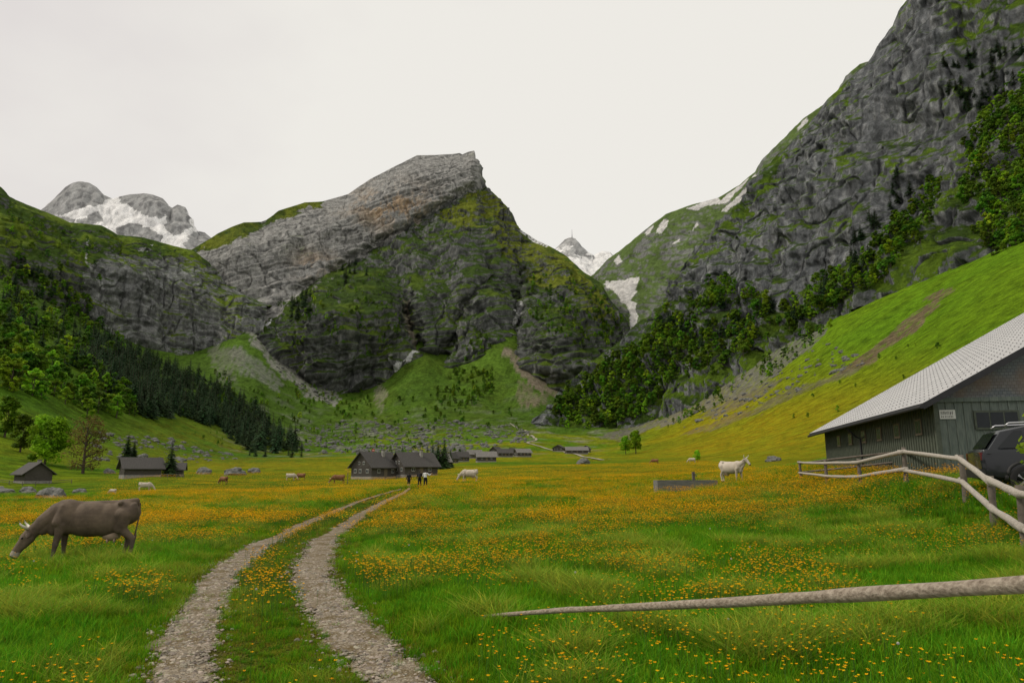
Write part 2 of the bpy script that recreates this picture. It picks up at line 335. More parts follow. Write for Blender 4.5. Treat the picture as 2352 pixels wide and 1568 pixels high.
# ---------- lofts
def loft(key,name,rows,x0,x1,nc,nr,crest,dmod,disp,color,matr,crestw=.35):
    pxs=np.linspace(x0,x1,nc)
    R=np.array([[np.interp(pxs,[p[0] for p in r],[p[1] for p in r]),np.interp(pxs,[p[0] for p in r],[p[2] for p in r])] for r in rows])
    w=np.array([max(20,np.abs(R[i+1,0]-R[i,0]).mean()+.3*np.abs(R[i+1,1]-R[i,1]).mean()*.5) for i in range(len(rows)-1)])
    w[crest:]*=.15
    kn=np.r_[0,np.cumsum(w)]; kn/=kn[-1]; vv=np.linspace(0,1,nr); kc=kn[crest]
    ic=int(np.argmin(np.abs(vv-kc))); vv[ic]=kc
    G=np.empty((2,nr,nc))
    for k in range(2):
        for i in range(nr):
            j=min(np.searchsorted(kn,vv[i],side='right')-1,len(kn)-2); t=(vv[i]-kn[j])/(kn[j+1]-kn[j])
            G[k,i]=R[j,k]*(1-t)+R[j+1,k]*t
    for _ in range(60):
        s=slice(1,ic); G[:,s]=.25*G[:,:-2][:,0:ic-1]+.5*G[:,s]+.25*G[:,2:][:,0:ic-1]
    PXX=np.tile(pxs,(nr,1)); PYY=G[0]; D=G[1]
    if dmod is not None: D=D+dmod(PXX,PYY)*(sst(0,1,(ic-np.arange(nr))/ (nr*.12)))[:,None]
    X,Y,Z=P(PXX,PYY,D); V=np.stack([X,Y,Z],-1)
    def nrm(V):
        du=np.gradient(V,axis=1);dv=np.gradient(V,axis=0); n=np.cross(du,dv); n/=np.linalg.norm(n,axis=-1,keepdims=True)+1e-9
        return n
    n=nrm(V)
    if (n[:ic]*(-V[:ic])).sum()<0: n=-n
    ns=n.copy()
    for _ in range(12):
        ns[1:-1]=.25*ns[:-2]+.5*ns[1:-1]+.25*ns[2:]; ns[:,1:-1]=.25*ns[:,:-2]+.5*ns[:,1:-1]+.25*ns[:,2:]
    tp=crestw+(1-crestw)*sst(0,1,(ic-np.arange(nr))/(nr*.10))[:,None]
    dd=disp(V[...,0],V[...,1],V[...,2],PXX,PYY)*tp
    nh=ns.copy(); nh[...,2]*=.2
    V=V+nh*dd[...,None]
    n2=nrm(V)
    if (n2[:ic]*(-V[:ic])).sum()<0: n2=-n2
    f=V.reshape(-1,3); ppx,ppy=proj(f[:,0],f[:,1],f[:,2])
    c=color(f[:,0],f[:,1],f[:,2],ppx,ppy,n2[...,2].ravel(),dd.ravel())
    idx=np.arange(nr*nc).reshape(nr,nc)
    q=np.stack([idx[:-1,:-1],idx[:-1,1:],idx[1:,1:],idx[1:,:-1]],-1).reshape(-1,4)
    me=mesh_np(name,f,q,[matr],False); setcol(me,c); o=new(name,me); o["kind"]="structure"
    k=np.arange(nr*nc)<ic*nc
    SURF[key]=(ppx[k],ppy[k],f[k])
def jit(x,y,z,px,py,s=30,a=12):
    return px+fbm(x/s,y/s,z/s,4)*a, py+fbm(x/s+40,y/s,z/s,4)*a
ROCK=rockmat("mountain_rock",.09,.6,8)  # mountain vertex albedo includes a slight lift standing in for haze
ROCKF=rockmat("far_rock",.025,.15,20,.35)
def warp(x,y,z,s=70): return fbm(x/s,y/s,z/s,3)
# left massif
def dispA(x,y,z,px,py):
    w=warp(x,y,z)
    return ridged(x/170,y/170,z/900,3)*30+facet(x,y,z,85)*12+11*steps((z+.30*x+14*w)/34)+5*steps((z+.30*x+10*w)/12)-7*crack(x/36+.1*w,y/36,z/900,.07)+fbm(x/14,y/14,z/12,3)*3
def colA(x,y,z,px,py,nz_,dd):
    jx,jy=jit(x,y,z,px,py)
    n=fbm(x/70,y/70,z/70,5); f=fbm(x/8,y/8,z/16,4); w=warp(x,y,z); s=fbm((z+.3*x+14*w)/6,x/150,y/150,3)
    cliff=inpoly(jx,jy,[(195,620),(260,580),(330,590),(440,590),(520,630),(640,690),(640,830),(370,815),(240,770),(190,700)])
    rock=np.where(cliff[:,None],np.array([.245,.25,.245]),np.array([.14,.145,.137])); rock=mixc(rock,(.32,.32,.31),sst(.1,.7,f+.3*n)*np.where(cliff,1,.5)); rock=mixc(rock,(.10,.103,.10),sst(.0,.6,s)*.75); rock=mixc(rock,(.05,.053,.05),crack(x/36+.1*w,y/36,z/900,.09)*.6)
    g=sst(.34,.56,nz_*.95+.3*n+.15*f+np.where(cliff,-.24,.10+.15*sst(640,540,py)))
    gr=np.tile([.05,.09,.013],(len(x),1)); gr=mixc(gr,(.12,.175,.016),sst(-.1,.5,n+.4*f))
    c=rock*(1-g[:,None])+gr*g[:,None]
    c=np.where((inpoly(jx,jy,[(318,566),(350,566),(345,574),(320,575)])|inpoly(px,py,[(200,545),(204,545),(200,600),(236,640),(238,665),(235,665),(196,600)]))[:,None]&(f>-.2)[:,None],.5,c)
    return c
loft('A','mountain',[[(-900,640,780),(-200,680,840),(0,720,940),(150,790,1040),(240,830,1100),(370,880,1180),(620,860,1230)],
 [(-900,520,790),(-200,580,850),(0,635,950),(150,700,1050),(240,752,1110),(370,812,1190),(450,800,1230),(620,770,1260)],
 [(-900,380,860),(0,560,1000),(150,600,1090),(240,620,1150),(370,640,1240),(620,705,1330)],
 [(-900,150,1000),(-400,320,1050),(-150,400,1120),(0,430,1200),(20,452,1200),(60,470,1220),(110,490,1250),(160,512,1270),(230,518,1300),(270,540,1320),(330,546,1350),(400,566,1390),(440,575,1420),(480,605,1440),(520,650,1450),(620,740,1450)],
 [(-900,600,1500),(0,700,1700),(620,850,1800)]],-900,610,760,260,3,None,dispA,colA,ROCK,.2)
# central massif
cr_=[(400,600,1480),(440,574,1520),(470,556,1550),(500,536,1580),(530,522,1590),(560,511,1600),(600,510,1640),(612,506,1640),(640,484,1680),(700,465,1740),(740,463,1770),(800,446,1820),(850,412,1870),(900,386,1900),(940,366,1930),(958,357,1950),(1000,356,1960),(1040,354,1980),(1056,352,1985),(1062,355,1985),(1075,349,2000),(1089,346,2000),(1091.5,352,2000),(1093,385,1990),(1095,425,1960),(1130,440,1930),(1150,460,1900),(1175,488,1870),(1190,526,1850),(1230,550,1780),(1262,566,1700),(1300,588,1650),(1340,625,1560),(1380,650,1500),(1402,690,1450),(1430,720,1400),(1450,762,1350),(1480,840,1300)]
foot=[(400,800,1250),(470,793,1260),(580,748,1270),(640,800,1265),(700,850,1255),(780,882,1250),(830,878,1260),(900,852,1270),(960,806,1270),(1050,820,1275),(1100,800,1280),(1150,775,1290),(1180,800,1270),(1250,848,1230),(1290,850,1220),(1350,840,1220),(1420,830,1220),(1480,860,1220)]
def dmodC(px,py):
    d=-150*np.exp(-((px-790)/120)**2-((py-730)/110)**2)
    d+=-130*np.exp(-((px-1300)/80)**2-((py-740)/130)**2)
    d+=130*np.exp(-((px-1185)/24)**2)*sst(540,700,py)
    d+=80*np.exp(-((px-950-.3*(py-750))/20)**2)*sst(620,720,py)
    d+=50*np.exp(-((px-1075+.5*(py-700))/18)**2)*sst(560,640,py)
    sl=(py-(428+(1090-px)*.60)); d+=-85*sst(15,-25,sl)*sst(1100,1080,px)*sst(420,560,px)
    return d
def dispC(x,y,z,px,py):
    slab=sst(20,-20,py-(430+(1090-px)*.60))*sst(1100,1085,px); w=warp(x,y,z)
    s=(z-.52*x)
    return ridged(x/200+3,y/200,z/1000,3)*40*(1-.8*slab)+facet(x,y,z,100)*(15-8*slab)+fbm(x/13,y/13,z/12,3)*3+slab*(10*steps((s+8*w)/40)+4.5*steps((s+6*w)/14)-5*crack(x/45,y/45,z/300,.05))+(1-slab)*(12*steps((z-.25*x+16*w)/46)+5*steps((z-.25*x+13*w)/15)-8*crack(x/50+.1*w,y/50,z/1000,.07))
def colC(x,y,z,px,py,nz_,dd):
    jx,jy=jit(x,y,z,px,py)
    n=fbm(x/80,y/80,z/80,5); f=fbm(x/9,y/9,z/18,4); s=(z-.52*x); w=warp(x,y,z); st=fbm((s+8*w)/7,x/150,z/170,4)
    slab=inpoly(jx,jy,[(430,600),(500,530),(640,475),(800,435),(960,330),(1110,330),(1105,425),(1000,482),(900,550),(800,605),(740,655),(640,725),(570,775),(400,830)])
    rock=np.tile([.14,.145,.14],(len(x),1)); rock=mixc(rock,(.24,.24,.23),sst(.05,.7,f+.4*n)); rock=mixc(rock,(.075,.079,.075),sst(.0,.6,fbm((z-.25*x+13*w)/7,x/150,y/150,3))*.8); rock=mixc(rock,(.04,.043,.04),crack(x/50+.1*w,y/50,z/1000,.09)*.6)
    rs=np.tile([.30,.295,.28],(len(x),1)); rs=mixc(rs,(.15,.15,.145),sst(.05,.5,st)*.9); rs=mixc(rs,(.40,.39,.37),sst(.15,.7,f)); rs=mixc(rs,(.11,.11,.105),crack(x/45,y/45,z/300,.06)*.7)
    org=np.exp(-((px-905)/85)**2-((py-478)/42)**2)+.6*np.exp(-((px-720)/45)**2-((py-605)/28)**2)
    rs=mixc(rs,(.44,.31,.19),np.clip(org*1.0*sst(-.3,.5,n+.6*f),0,.8))
    rock=np.where(slab[:,None],rs,rock)
    bias=np.where(slab,-.55,.02)
    bias=np.where(inpoly(jx,jy,[(1000,500),(1070,450),(1100,430),(1150,450),(1190,530),(1280,575),(1350,640),(1430,730),(1380,740),(1300,680),(1220,650),(1180,600),(1120,520),(1040,520)]),.25,bias)
    bias=np.where(inpoly(jx,jy,[(440,580),(500,530),(640,476),(745,455),(745,470),(650,500),(560,545),(500,570)]),.25,bias)
    bias=np.where(inpoly(jx,jy,[(640,700),(790,600),(880,620),(920,700),(880,780),(700,780)]),.12,bias)
    g=sst(.38,.58,nz_*.95+.3*n+.15*f+bias)
    gr=np.tile([.045,.078,.015],(len(x),1)); gr=mixc(gr,(.14,.165,.020),sst(.15,.24,bias)*sst(-.5,.5,n+.3*f+.2)); gr=mixc(gr,(.085,.13,.016),sst(.0,.6,n)*sst(.24,.15,bias))
    c=rock*(1-g[:,None])+gr*g[:,None]
    sn=inpoly(jx*.5+px*.5,py,[(1172,765),(1180,735),(1188,695),(1198,692),(1197,720),(1188,745),(1178,768)])|inpoly(px,py,[(1188,527),(1200,530),(1262,563),(1255,568),(1225,556)])|inpoly(jx,jy,[(930,820),(955,805),(958,812),(935,832),(905,850),(900,845)])|inpoly(px,py,[(608,745),(625,730),(622,742),(612,750)])
    c=np.where(sn[:,None]&(f>-.35)[:,None],.62,c)
    pale=inpoly(jx,jy,[(925,690),(940,690),(950,760),(970,800),(950,805),(935,760)]); c=np.where(pale[:,None],mixc(c,(.25,.21,.16),np.full(len(x),.7)),c)
    return c
loft('C','mountain',[[(p[0],p[1]+70,p[2]) for p in foot],foot,
 [(400,770,1310),(600,735,1350),(700,740,1370),(900,700,1390),(1090,640,1420),(1200,710,1400),(1300,770,1330),(1480,850,1250)],
 [(400,720,1400),(500,700,1450),(600,690,1500),(700,655,1600),(850,565,1740),(1000,482,1800),(1090,440,1850),(1130,500,1780),(1200,610,1650),(1300,690,1500),(1400,750,1380),(1480,845,1280)],
 cr_,[(400,800,2100),(1090,800,2700),(1480,900,1900)]],405,1478,940,430,4,dmodC,dispC,colC,ROCK,.12)
# far right ridge
def dispR2(x,y,z,px,py): return ridged(x/200,y/200,z/500,4)*20+facet(x,y,z,90)*8+8*steps((z+.4*x+14*warp(x,y,z))/30)
def colR2(x,y,z,px,py,nz_,dd):
    jx,jy=jit(x,y,z,px,py,40,8); n=fbm(x/80,y/80,z/80,5); f=fbm(x/14,y/14,z/14,4)
    rock=np.tile([.23,.235,.225],(len(x),1)); rock=mixc(rock,(.12,.125,.12),sst(0,.6,f))  # far ridge rock and grass coloured paler in place of haze
    g=sst(.2,.55,nz_*.8+.4*n+.2*f); gr=np.tile([.12,.18,.05],(len(x),1)); c=rock*(1-g[:,None])+gr*g[:,None]
    sn=inpoly(jx,jy,[(1385,645),(1465,640),(1462,665),(1450,690),(1462,700),(1466,770),(1450,765),(1445,705),(1410,670)])
    for pl in ([(1575,478),(1640,455),(1660,462),(1600,482)],[(1655,485),(1700,445),(1735,400),(1742,408),(1710,455),(1670,488)],[(1640,470),(1690,430),(1725,405),(1700,435),(1665,468)],
      [(1505,535),(1525,505),(1538,508),(1520,535)],[(1410,600),(1420,585),(1428,600),(1418,608)],[(1830,295),(1855,270),(1858,276),(1838,298)],[(1480,535),(1500,518),(1503,524),(1485,540)],[(1545,560),(1560,548),(1562,556)],[(1590,530),(1600,512),(1606,520)]): sn|=inpoly(jx*.4+px*.6,jy*.4+py*.6,pl)
    c=np.where(sn[:,None],np.array([.72,.70,.68]),c); return c
loft('R2','mountain',[[(1300,840,1400),(2200,800,1300)],[(1300,780,1450),(1400,780,1420),(1500,790,1400),(2200,700,1350)],
 [(1300,720,1600),(1400,690,1600),(1480,680,1550),(1600,620,1500),(2200,400,1500)],
 [(1300,665,2000),(1365,630,1950),(1400,593,1900),(1425,575,1890),(1450,555,1880),(1490,522,1850),(1530,492,1830),(1590,470,1800),(1650,455,1800),(1700,425,1780),(1735,395,1770),(1755,365,1760),(1790,330,1750),(1850,270,1740),(1920,222,1720),(1945,175,1700),(1975,148,1700),(1992,143,1700),(2010,155,1700),(2200,200,1650)],
 [(1300,900,2600),(2200,800,2600)]],1300,2200,480,230,3,None,dispR2,colR2,ROCKF,.25)
# near right wall
def dispR(x,y,z,px,py):
    w=warp(x,y,z,55)
    return ridged(x/150+1,y/150,z/1200,3)*40+ridged(x/45,y/45,z/700,2)*8+facet(x,y,z,75)*11+5*steps((z+.5*x+12*w)/32,.3)-8*crack(x/34+.1*w,y/34,z/900,.06)+fbm(x/9,y/9,z/10,3)*2
def colR(x,y,z,px,py,nz_,dd):
    jx,jy=jit(x,y,z,px,py,25,14); n=fbm(x/60,y/60,z/60,5); f=fbm(x/6,y/6,z/20,4); v=fbm(x/8,y/8,z/110,4); w=warp(x,y,z,55)
    rock=np.tile([.15,.158,.165],(len(x),1)); rock=mixc(rock,(.26,.267,.27),sst(.0,.6,v+.3*n+.3*f)); rock=mixc(rock,(.08,.085,.088),sst(.05,.7,-v-.2*n)*.8); rock=mixc(rock,(.04,.043,.045),crack(x/34+.1*w,y/34,z/900,.08)*.7)
    bias=np.where(inpoly(jx,jy,[(1240,1000),(1300,880),(1450,740),(1640,640),(1800,700),(1900,620),(2050,540),(2200,420),(2400,300),(2400,640),(1900,800),(1500,1000)]),.16,-.16)
    bias=np.where(inpoly(jx,jy,[(2180,0),(2400,-50),(2400,200),(2250,200),(2200,120)]),.18,bias)
    bias=np.where(inpoly(jx,jy,[(1640,520),(1730,440),(1760,380),(1800,350),(1790,400),(1730,480),(1680,520)]),.4,bias)
    g=sst(.36,.56,nz_*.95+.35*n+.15*f+bias)
    gr=np.tile([.045,.08,.013],(len(x),1)); gr=mixc(gr,(.10,.165,.015),sst(-.1,.5,n+.3*f))
    return rock*(1-g[:,None])+gr*g[:,None]
rfoot=[(1240,992,930),(1450,988,880),(1500,968,850),(1600,918,790),(1700,858,740),(1800,792,690),(1900,718,640),(2000,672,600),(2140,625,540),(2250,590,490),(2352,545,450),(3100,300,360)]
loft('R','mountain',[[(p[0],p[1]+60,p[2]-5) for p in rfoot],rfoot,
 [(1240,988,940),(1350,915,960),(1450,855,930),(1550,785,880),(1650,710,840),(1800,680,770),(1900,620,730),(2000,565,700),(2150,490,640),(2352,390,560),(3100,50,470)],
 [(1240,986,950),(1350,890,965),(1450,800,960),(1550,700,940),(1650,600,920),(1800,520,860),(2000,350,790),(2150,250,730),(2352,120,660),(3100,-300,560)],
 [(1240,985,955),(1262,958,960),(1300,890,980),(1400,802,1000),(1450,768,1000),(1500,718,990),(1560,665,980),(1590,605,990),(1640,530,1000),(1690,480,1000),(1730,442,1000),(1760,386,1000),(1810,340,1000),(1860,290,990),(1900,240,980),(1960,178,970),(1990,152,960),(2030,100,930),(2065,50,910),(2072,25,905),(2092,0,900),(2130,-80,880),(2300,-330,850),(3100,-800,760)],
 [(1240,1100,1500),(2000,700,1500),(3100,600,1300)]],1245,3050,1040,460,4,None,dispR,colR,ROCK,.25)
# distant snowy peaks
def dispF(x,y,z,px,py): return ridged(x/420,y/420,z/800,4)*50+facet(x,y,z,260)*26
def rockF(x,y,z):
    f=fbm(x/45,y/45,z/90,4); rock=np.tile([.36,.36,.355],(len(x),1)); return mixc(rock,(.22,.22,.22),sst(-.1,.5,f)),f  # distant rock lightened further, haze painted into the albedo
def colF1(x,y,z,px,py,nz_,dd):
    rock,f=rockF(x,y,z); jx=px+fbm(x/90,y/90,z/90,4)*9; jy=py+fbm(x/90+30,y/90,z/90,4)*7; k=np.zeros(len(x),bool)
    for pl in ([(90,500),(100,470),(150,400),(225,400),(262,455),(230,468),(180,480),(150,492)],[(268,465),(290,440),(340,435),(385,460),(392,485),(365,505),(335,495),(310,480)],[(375,515),(392,470),(425,462),(445,520),(400,542)],[(265,530),(290,512),(345,520),(375,545),(360,562),(280,552)],[(420,560),(440,535),(500,530),(530,600),(440,600)],[(175,505),(230,485),(240,510),(200,520)],[(90,495),(170,500),(170,530),(90,530)]): k|=inpoly(jx,jy,pl)
    return np.where(k[:,None],rock,np.array([.82,.81,.8]))
def colF2(x,y,z,px,py,nz_,dd):
    rock,f=rockF(x,y,z); n=fbm(x/300,y/300,z/300,4)
    s=sst(.38,.5,nz_*.6+.5*n+.1*f+.35*sst(565,610,py)); return mixc(rock*1.1,(.82,.81,.8),s)
loft('F1','mountain',[[(60,640,3600),(560,640,3600)],[(60,560,3900),(560,590,3900)],
 [(60,520,4300),(100,482,4300),(128,455,4300),(150,430,4300),(168,420,4300),(185,417,4300),(205,420,4300),(222,430,4300),(238,448,4300),(258,457,4300),(275,452,4300),(300,446,4300),(330,444,4300),(350,447,4300),(372,456,4300),(388,474,4300),(396,478,4300),(408,470,4300),(425,476,4300),(432,488,4300),(440,512,4300),(452,530,4300),(470,534,4300),(484,546,4300),(505,570,4300),(560,600,4300)],
 [(60,600,5500),(560,640,5500)]],70,550,400,150,2,None,dispF,colF1,ROCKF,.15)
loft('F2','mountain',[[(1200,720,3800),(1480,720,3800)],[(1200,620,4200),(1330,610,4200),(1480,650,4200)],
 [(1200,600,4600),(1250,590,4600),(1280,568,4600),(1298,550,4600),(1310,545,4600),(1320,548,4600),(1330,562,4600),(1345,574,4600),(1360,590,4600),(1372,582,4600),(1385,577,4600),(1400,579,4600),(1420,600,4600),(1480,640,4600)],
 [(1200,660,5600),(1480,680,5600)]],1210,1470,260,110,2,None,dispF,colF2,ROCKF,.15)
x,y,z=P(1314,548,4590.); A=MB(); mm=pmat("mast_grey",(.3,.3,.31)); A.tube([(0,0,-20),(0,0,15),(0,0,38),(0,0,70)],[5,3,1.5,.8],mm,8); A.box((-12,-8,-28),(15,8,-16),mm)
meta(A.obj("antenna_mast",loc=(float(x),float(y),float(z))),"thin grey antenna mast with station building on a snowy summit","antenna")
# ---------- trees
BARK=pmat("bark",(.07,.055,.04),.9,.4,6,.02)
LEAF=leafmat("leaf",(1,1,1),.45,.48); NEED=leafmat("needle",(1,1,1),.3,.12)
def quadcloud(cen,nrm,size,asp=1.3):
    n=len(cen); a=np.cross(nrm,rng.normal(size=(n,3))); a/=np.linalg.norm(a,axis=1)[:,None]+1e-9; b=np.cross(nrm,a); b/=np.linalg.norm(b,axis=1)[:,None]+1e-9
    s=size[:,None]; v=np.stack([cen-a*s*asp-b*s*.25,cen-a*s*.1-b*s,cen+a*s*asp+b*s*.2,cen+a*s*.1+b*s],1).reshape(-1,3)
    return v,np.arange(4*n).reshape(n,4)
def merge(name,tm,v,f,c,mat,parts):
    if parts:
        cm=mesh_np(name+"_c",v,f,[mat]); setcol(cm,c); return tm,cm
    tv=np.array([x.co[:] for x in tm.vertices]); tq=np.array([list(p.vertices) for p in tm.polygons if len(p.vertices)==4])
    V=np.vstack([tv,v]);Fq=np.vstack([tq,f+len(tv)])
    me=mesh_np(name,V,Fq,[BARK,mat],mi=[0]*len(tq)+[1]*len(f)); setcol(me,np.vstack([np.full((len(tv),3),.06),c])); return me
def tree_mesh(name,H,R,ncl,nlf,ls,col,base=.25,parts=False,seed=0):
    r=random.Random(seed); A=MB()
    tr=[(0,0,-H*.03),(r.uniform(-.02,.02)*H,r.uniform(-.02,.02)*H,H*.25),(r.uniform(-.03,.03)*H,r.uniform(-.03,.03)*H,H*.5),(0,0,H*.85)]
    A.tube(tr,[H*.025,H*.019,H*.013,H*.003],BARK,6)
    cl=[]
    for i in range(ncl):
        t=r.random()**.8; zz=H*(base+(1-base)*t*.93); pr=math.sin(math.pi*min(1,.16+t*.8))**.7*R
        a=r.uniform(0,6.28); rr=pr*math.sqrt(r.uniform(.15,1))*.85; cl.append((rr*math.cos(a),rr*math.sin(a),zz,R*r.uniform(.2,.38)))
        if i%3==0: A.tube([(0,0,zz*.7),(rr*.55*math.cos(a),rr*.55*math.sin(a),zz*.9),(rr*math.cos(a),rr*math.sin(a),zz)],[H*.008,H*.005,H*.002],BARK,4,False)
    tm=A.mesh(name+"_t"); cv=[];cn=[];ct=[]
    for (cx,cy,cz,cr) in cl:
        dd=rng.normal(size=(nlf,3)); dd/=np.linalg.norm(dd,axis=1)[:,None]; rad=cr*rng.uniform(.5,1.08,nlf)[:,None]
        cv.append(np.array([cx,cy,cz])+dd*rad*np.array([1,1,.7])); nn=dd*.6+rng.normal(size=(nlf,3))*.4+np.array([0,0,.6]); cn.append(nn/np.linalg.norm(nn,axis=1)[:,None])
        tint=r.uniform(.6,1.45); hue=r.uniform(.85,1.2); ct.append(np.tile(np.array([col[0]*tint*hue,col[1]*tint,col[2]*tint]),(nlf,1)))
    cv=np.vstack(cv);cn=np.vstack(cn);ct=np.vstack(ct)*rng.uniform(.75,1.25,(len(cv),1))
    v,f=quadcloud(cv,cn,np.full(len(cv),ls)*rng.uniform(.6,1.3,len(cv)))
    return merge(name,tm,v,f,np.repeat(ct,4,0),LEAF,parts)
def conifer_mesh(name,H,R,tiers,nb,col,parts=False,seed=0,sub=3):
    r=random.Random(seed); A=MB(); A.tube([(0,0,-H*.04),(0,0,H*.5),(0,0,H*.98)],[H*.018,H*.011,H*.002],BARK,6); tm=A.mesh(name+"_t")
    V=[];C=[]
    for i in range(tiers):
        t=i/tiers; zz=H*(.06+.93*t); L=R*(1-t)**.85*r.uniform(.8,1.1)+.12
        n=max(4,int(nb*(1-t*.6)))
        for k in range(n):
            a=r.uniform(0,6.28); l=L*r.uniform(.6,1.15); dr=l*r.uniform(.25,.5); ca,sa=math.cos(a),math.sin(a)
            for j in range(sub):
                s0=j/sub; s1=(j+1.3)/sub; w=l*.24*(1-.5*s0)*r.uniform(.7,1.2); off=r.uniform(-.1,.1)*l
                p0=np.array([ca*l*s0-sa*off,sa*l*s0+ca*off,zz-dr*s0**1.3]);p1=np.array([ca*l*s1,sa*l*s1,zz-dr*s1**1.3-l*.1*r.random()])
                sd=np.array([-sa,ca,0])*w; dn=np.array([0,0,-w*.6])
                V+= [p0,(p0+p1)/2+sd+dn,p1,(p0+p1)/2-sd+dn]; tt=r.uniform(.6,1.4)*(.75+.5*s0); C+=[[col[0]*tt,col[1]*tt,col[2]*tt]]*4
    V=np.array(V);f=np.arange(len(V)).reshape(-1,4)
    return merge(name,tm,V,f,np.array(C),NEED,parts)
DC=[(.12,.27,.018),(.19,.34,.018),(.09,.20,.018),(.15,.30,.022),(.07,.16,.018),(.11,.24,.018)]
DEC=[tree_mesh("broadleaf%d"%i,10,2.9+.6*(i%3),16+3*(i%4),38,.42,DC[i],.08,seed=i) for i in range(6)]
CON=[conifer_mesh("conifer%d"%i,10,2.1+.25*i,16,12,(.024,.052,.019),seed=20+i) for i in range(4)]
def pick(keys,poly,n,cl=.02):
    xs=[p[0] for p in poly];ys=[p[1] for p in poly]; S=[SURF[k] for k in keys]
    out=[]; bx=(min(xs)-4,max(xs)+4,min(ys)-4,max(ys)+4)
    A=np.concatenate([s[0] for s in S]);B=np.concatenate([s[1] for s in S]);Cc=np.concatenate([s[2] for s in S])
    k=(A>bx[0])&(A<bx[1])&(B>bx[2])&(B<bx[3]); A,B,Cc=A[k],B[k],Cc[k]
    while len(out)<n:
        q=rng.uniform((bx[0],bx[2]),(bx[1],bx[3]),(n*4,2)); q=q[inpoly(q[:,0],q[:,1],poly)]
        q=q[gn(q[:,0]/38,q[:,1]/24,0*q[:,0]+1.5)+.5*rng.random(len(q))>cl]
        for (u,v) in q:
            if len(out)>=n: break
            d=(A-u)**2+(B-v)**2; near=np.where(d<12)[0]
            if len(near)==0: near=[int(np.argmin(d))]
            j=near[int(np.argmin(Cc[near,1]))]; out.append(Cc[j])
    return out
TR=[]
def forest(keys,poly,n,kind,h0,h1,cl=.02):
    for p in pick(keys,poly,n,cl): TR.append((kind,np.array(p),random.uniform(h0,h1)*random.choice((.7,.9,1,1,1.1))))
forest('G',[(205,770),(300,800),(420,850),(520,900),(640,985),(700,1030),(620,1040),(560,1030),(500,985),(420,955),(330,960),(260,910),(190,850)],620,'c',17,29,-1)
forest('G',[(560,980),(690,1020),(700,1050),(570,1045)],26,'c',7,12)
forest('AG',[(0,600),(100,640),(200,690),(240,740),(300,800),(240,870),(330,960),(200,960),(0,900)],260,'d',11,18,-.3)
forest('AG',[(0,600),(120,620),(240,740),(280,800),(180,850),(0,760)],100,'c',14,24,-.3)
forest('AG',[(-400,560),(0,600),(0,900),(-400,760)],60,'d',12,18)
forest('A',[(20,480),(200,530),(260,700),(200,740),(0,600)],65,'d',8,13)
forest('G',[(380,960),(700,900),(1000,920),(1180,930),(1200,985),(700,1000),(500,985)],110,'d',4,9)
forest('G',[(480,850),(560,870),(640,930),(560,960),(500,920)],80,'d',5,10)
forest('G',[(1040,840),(1140,850),(1130,930),(1020,940),(960,960),(1000,880)],140,'d',5,11)
forest('G',[(640,870),(860,900),(860,960),(700,940)],60,'d',4,9)
forest('C',[(665,690),(715,660),(712,730),(672,745)],16,'c',20,30)
forest('C',[(785,610),(840,600),(850,630),(790,650)],9,'c',20,28)
forest('C',[(690,680),(860,610),(930,700),(900,820),(700,800),(640,780)],130,'d',5,11)
forest('C',[(1200,640),(1300,620),(1380,670),(1440,740),(1400,790),(1280,790),(1210,720)],170,'d',7,14)
forest('C',[(1080,770),(1160,780),(1150,830),(1060,850)],40,'d',7,11)
forest('GR',[(1262,965),(1300,900),(1400,820),(1460,790),(1520,770),(1560,830),(1540,880),(1480,950),(1400,985),(1300,985)],380,'d',9,17,-.3)
forest('GR',[(1280,950),(1400,830),(1500,770),(1540,850),(1440,960)],30,'c',12,20)
forest('R',[(1470,770),(1520,720),(1600,660),(1650,640),(1700,660),(1780,700),(1760,790),(1640,860),(1560,870)],210,'d',9,17,-.15)
forest('R',[(1490,750),(1560,690),(1640,690),(1780,700),(1760,770),(1560,820)],50,'c',14,24)
forest('R',[(1780,760),(1800,700),(1900,640),(2000,570),(2130,400),(2160,430),(2120,560),(2050,630),(1950,690),(1850,760)],200,'d',8,14,-.1)
forest('R',[(1780,770),(1900,640),(2060,400),(2160,400),(2050,560),(1900,700)],45,'c',11,20)
forest('R',[(2352,180),(2280,230),(2215,330),(2200,420),(2240,560),(2290,610),(2352,560),(2440,500),(2440,200)],280,'d',9,16,-.2)
forest('R',[(2170,150),(2352,100),(2380,200),(2260,260),(2170,250)],50,'c',12,20)
forest('R',[(2400,0),(2700,-100),(2700,500),(2420,600)],60,'d',10,16)
forest('G',[(1480,960),(1700,870),(1880,740),(1920,750),(1760,880),(1520,990)],80,'d',3,9)
forest('G',[(1750,930),(2300,700),(2340,780),(1800,1000)],14,'d',1.5,3)
def sz(t): return t[2]/t[1][1]
for kind,nm,meshes,lab,cat,grp in (('c','conifer',CON,"dark green spruce standing on the steep mountain slope","conifer","spruces on the mountain slopes"),('d','broadleaf_tree',DEC,"green broadleaf tree growing on the rocky mountain slope","tree","broadleaf trees on the mountain slopes")):
    L=sorted([t for t in TR if t[0]==kind],key=lambda t:-sz(t)); k=280
    for t in L[:k]:
        o=new(nm,random.choice(meshes)); s=t[2]/10; o.location=t[1]; o.scale=(s*random.uniform(.8,1.2),s*random.uniform(.8,1.2),s); o.rotation_euler=(0,0,random.uniform(0,6.28)); meta(o,lab,cat,grp)
    TR=[t for t in TR if t[0]!=kind]+[('r'+kind,)+t[1:] for t in L[k:]]
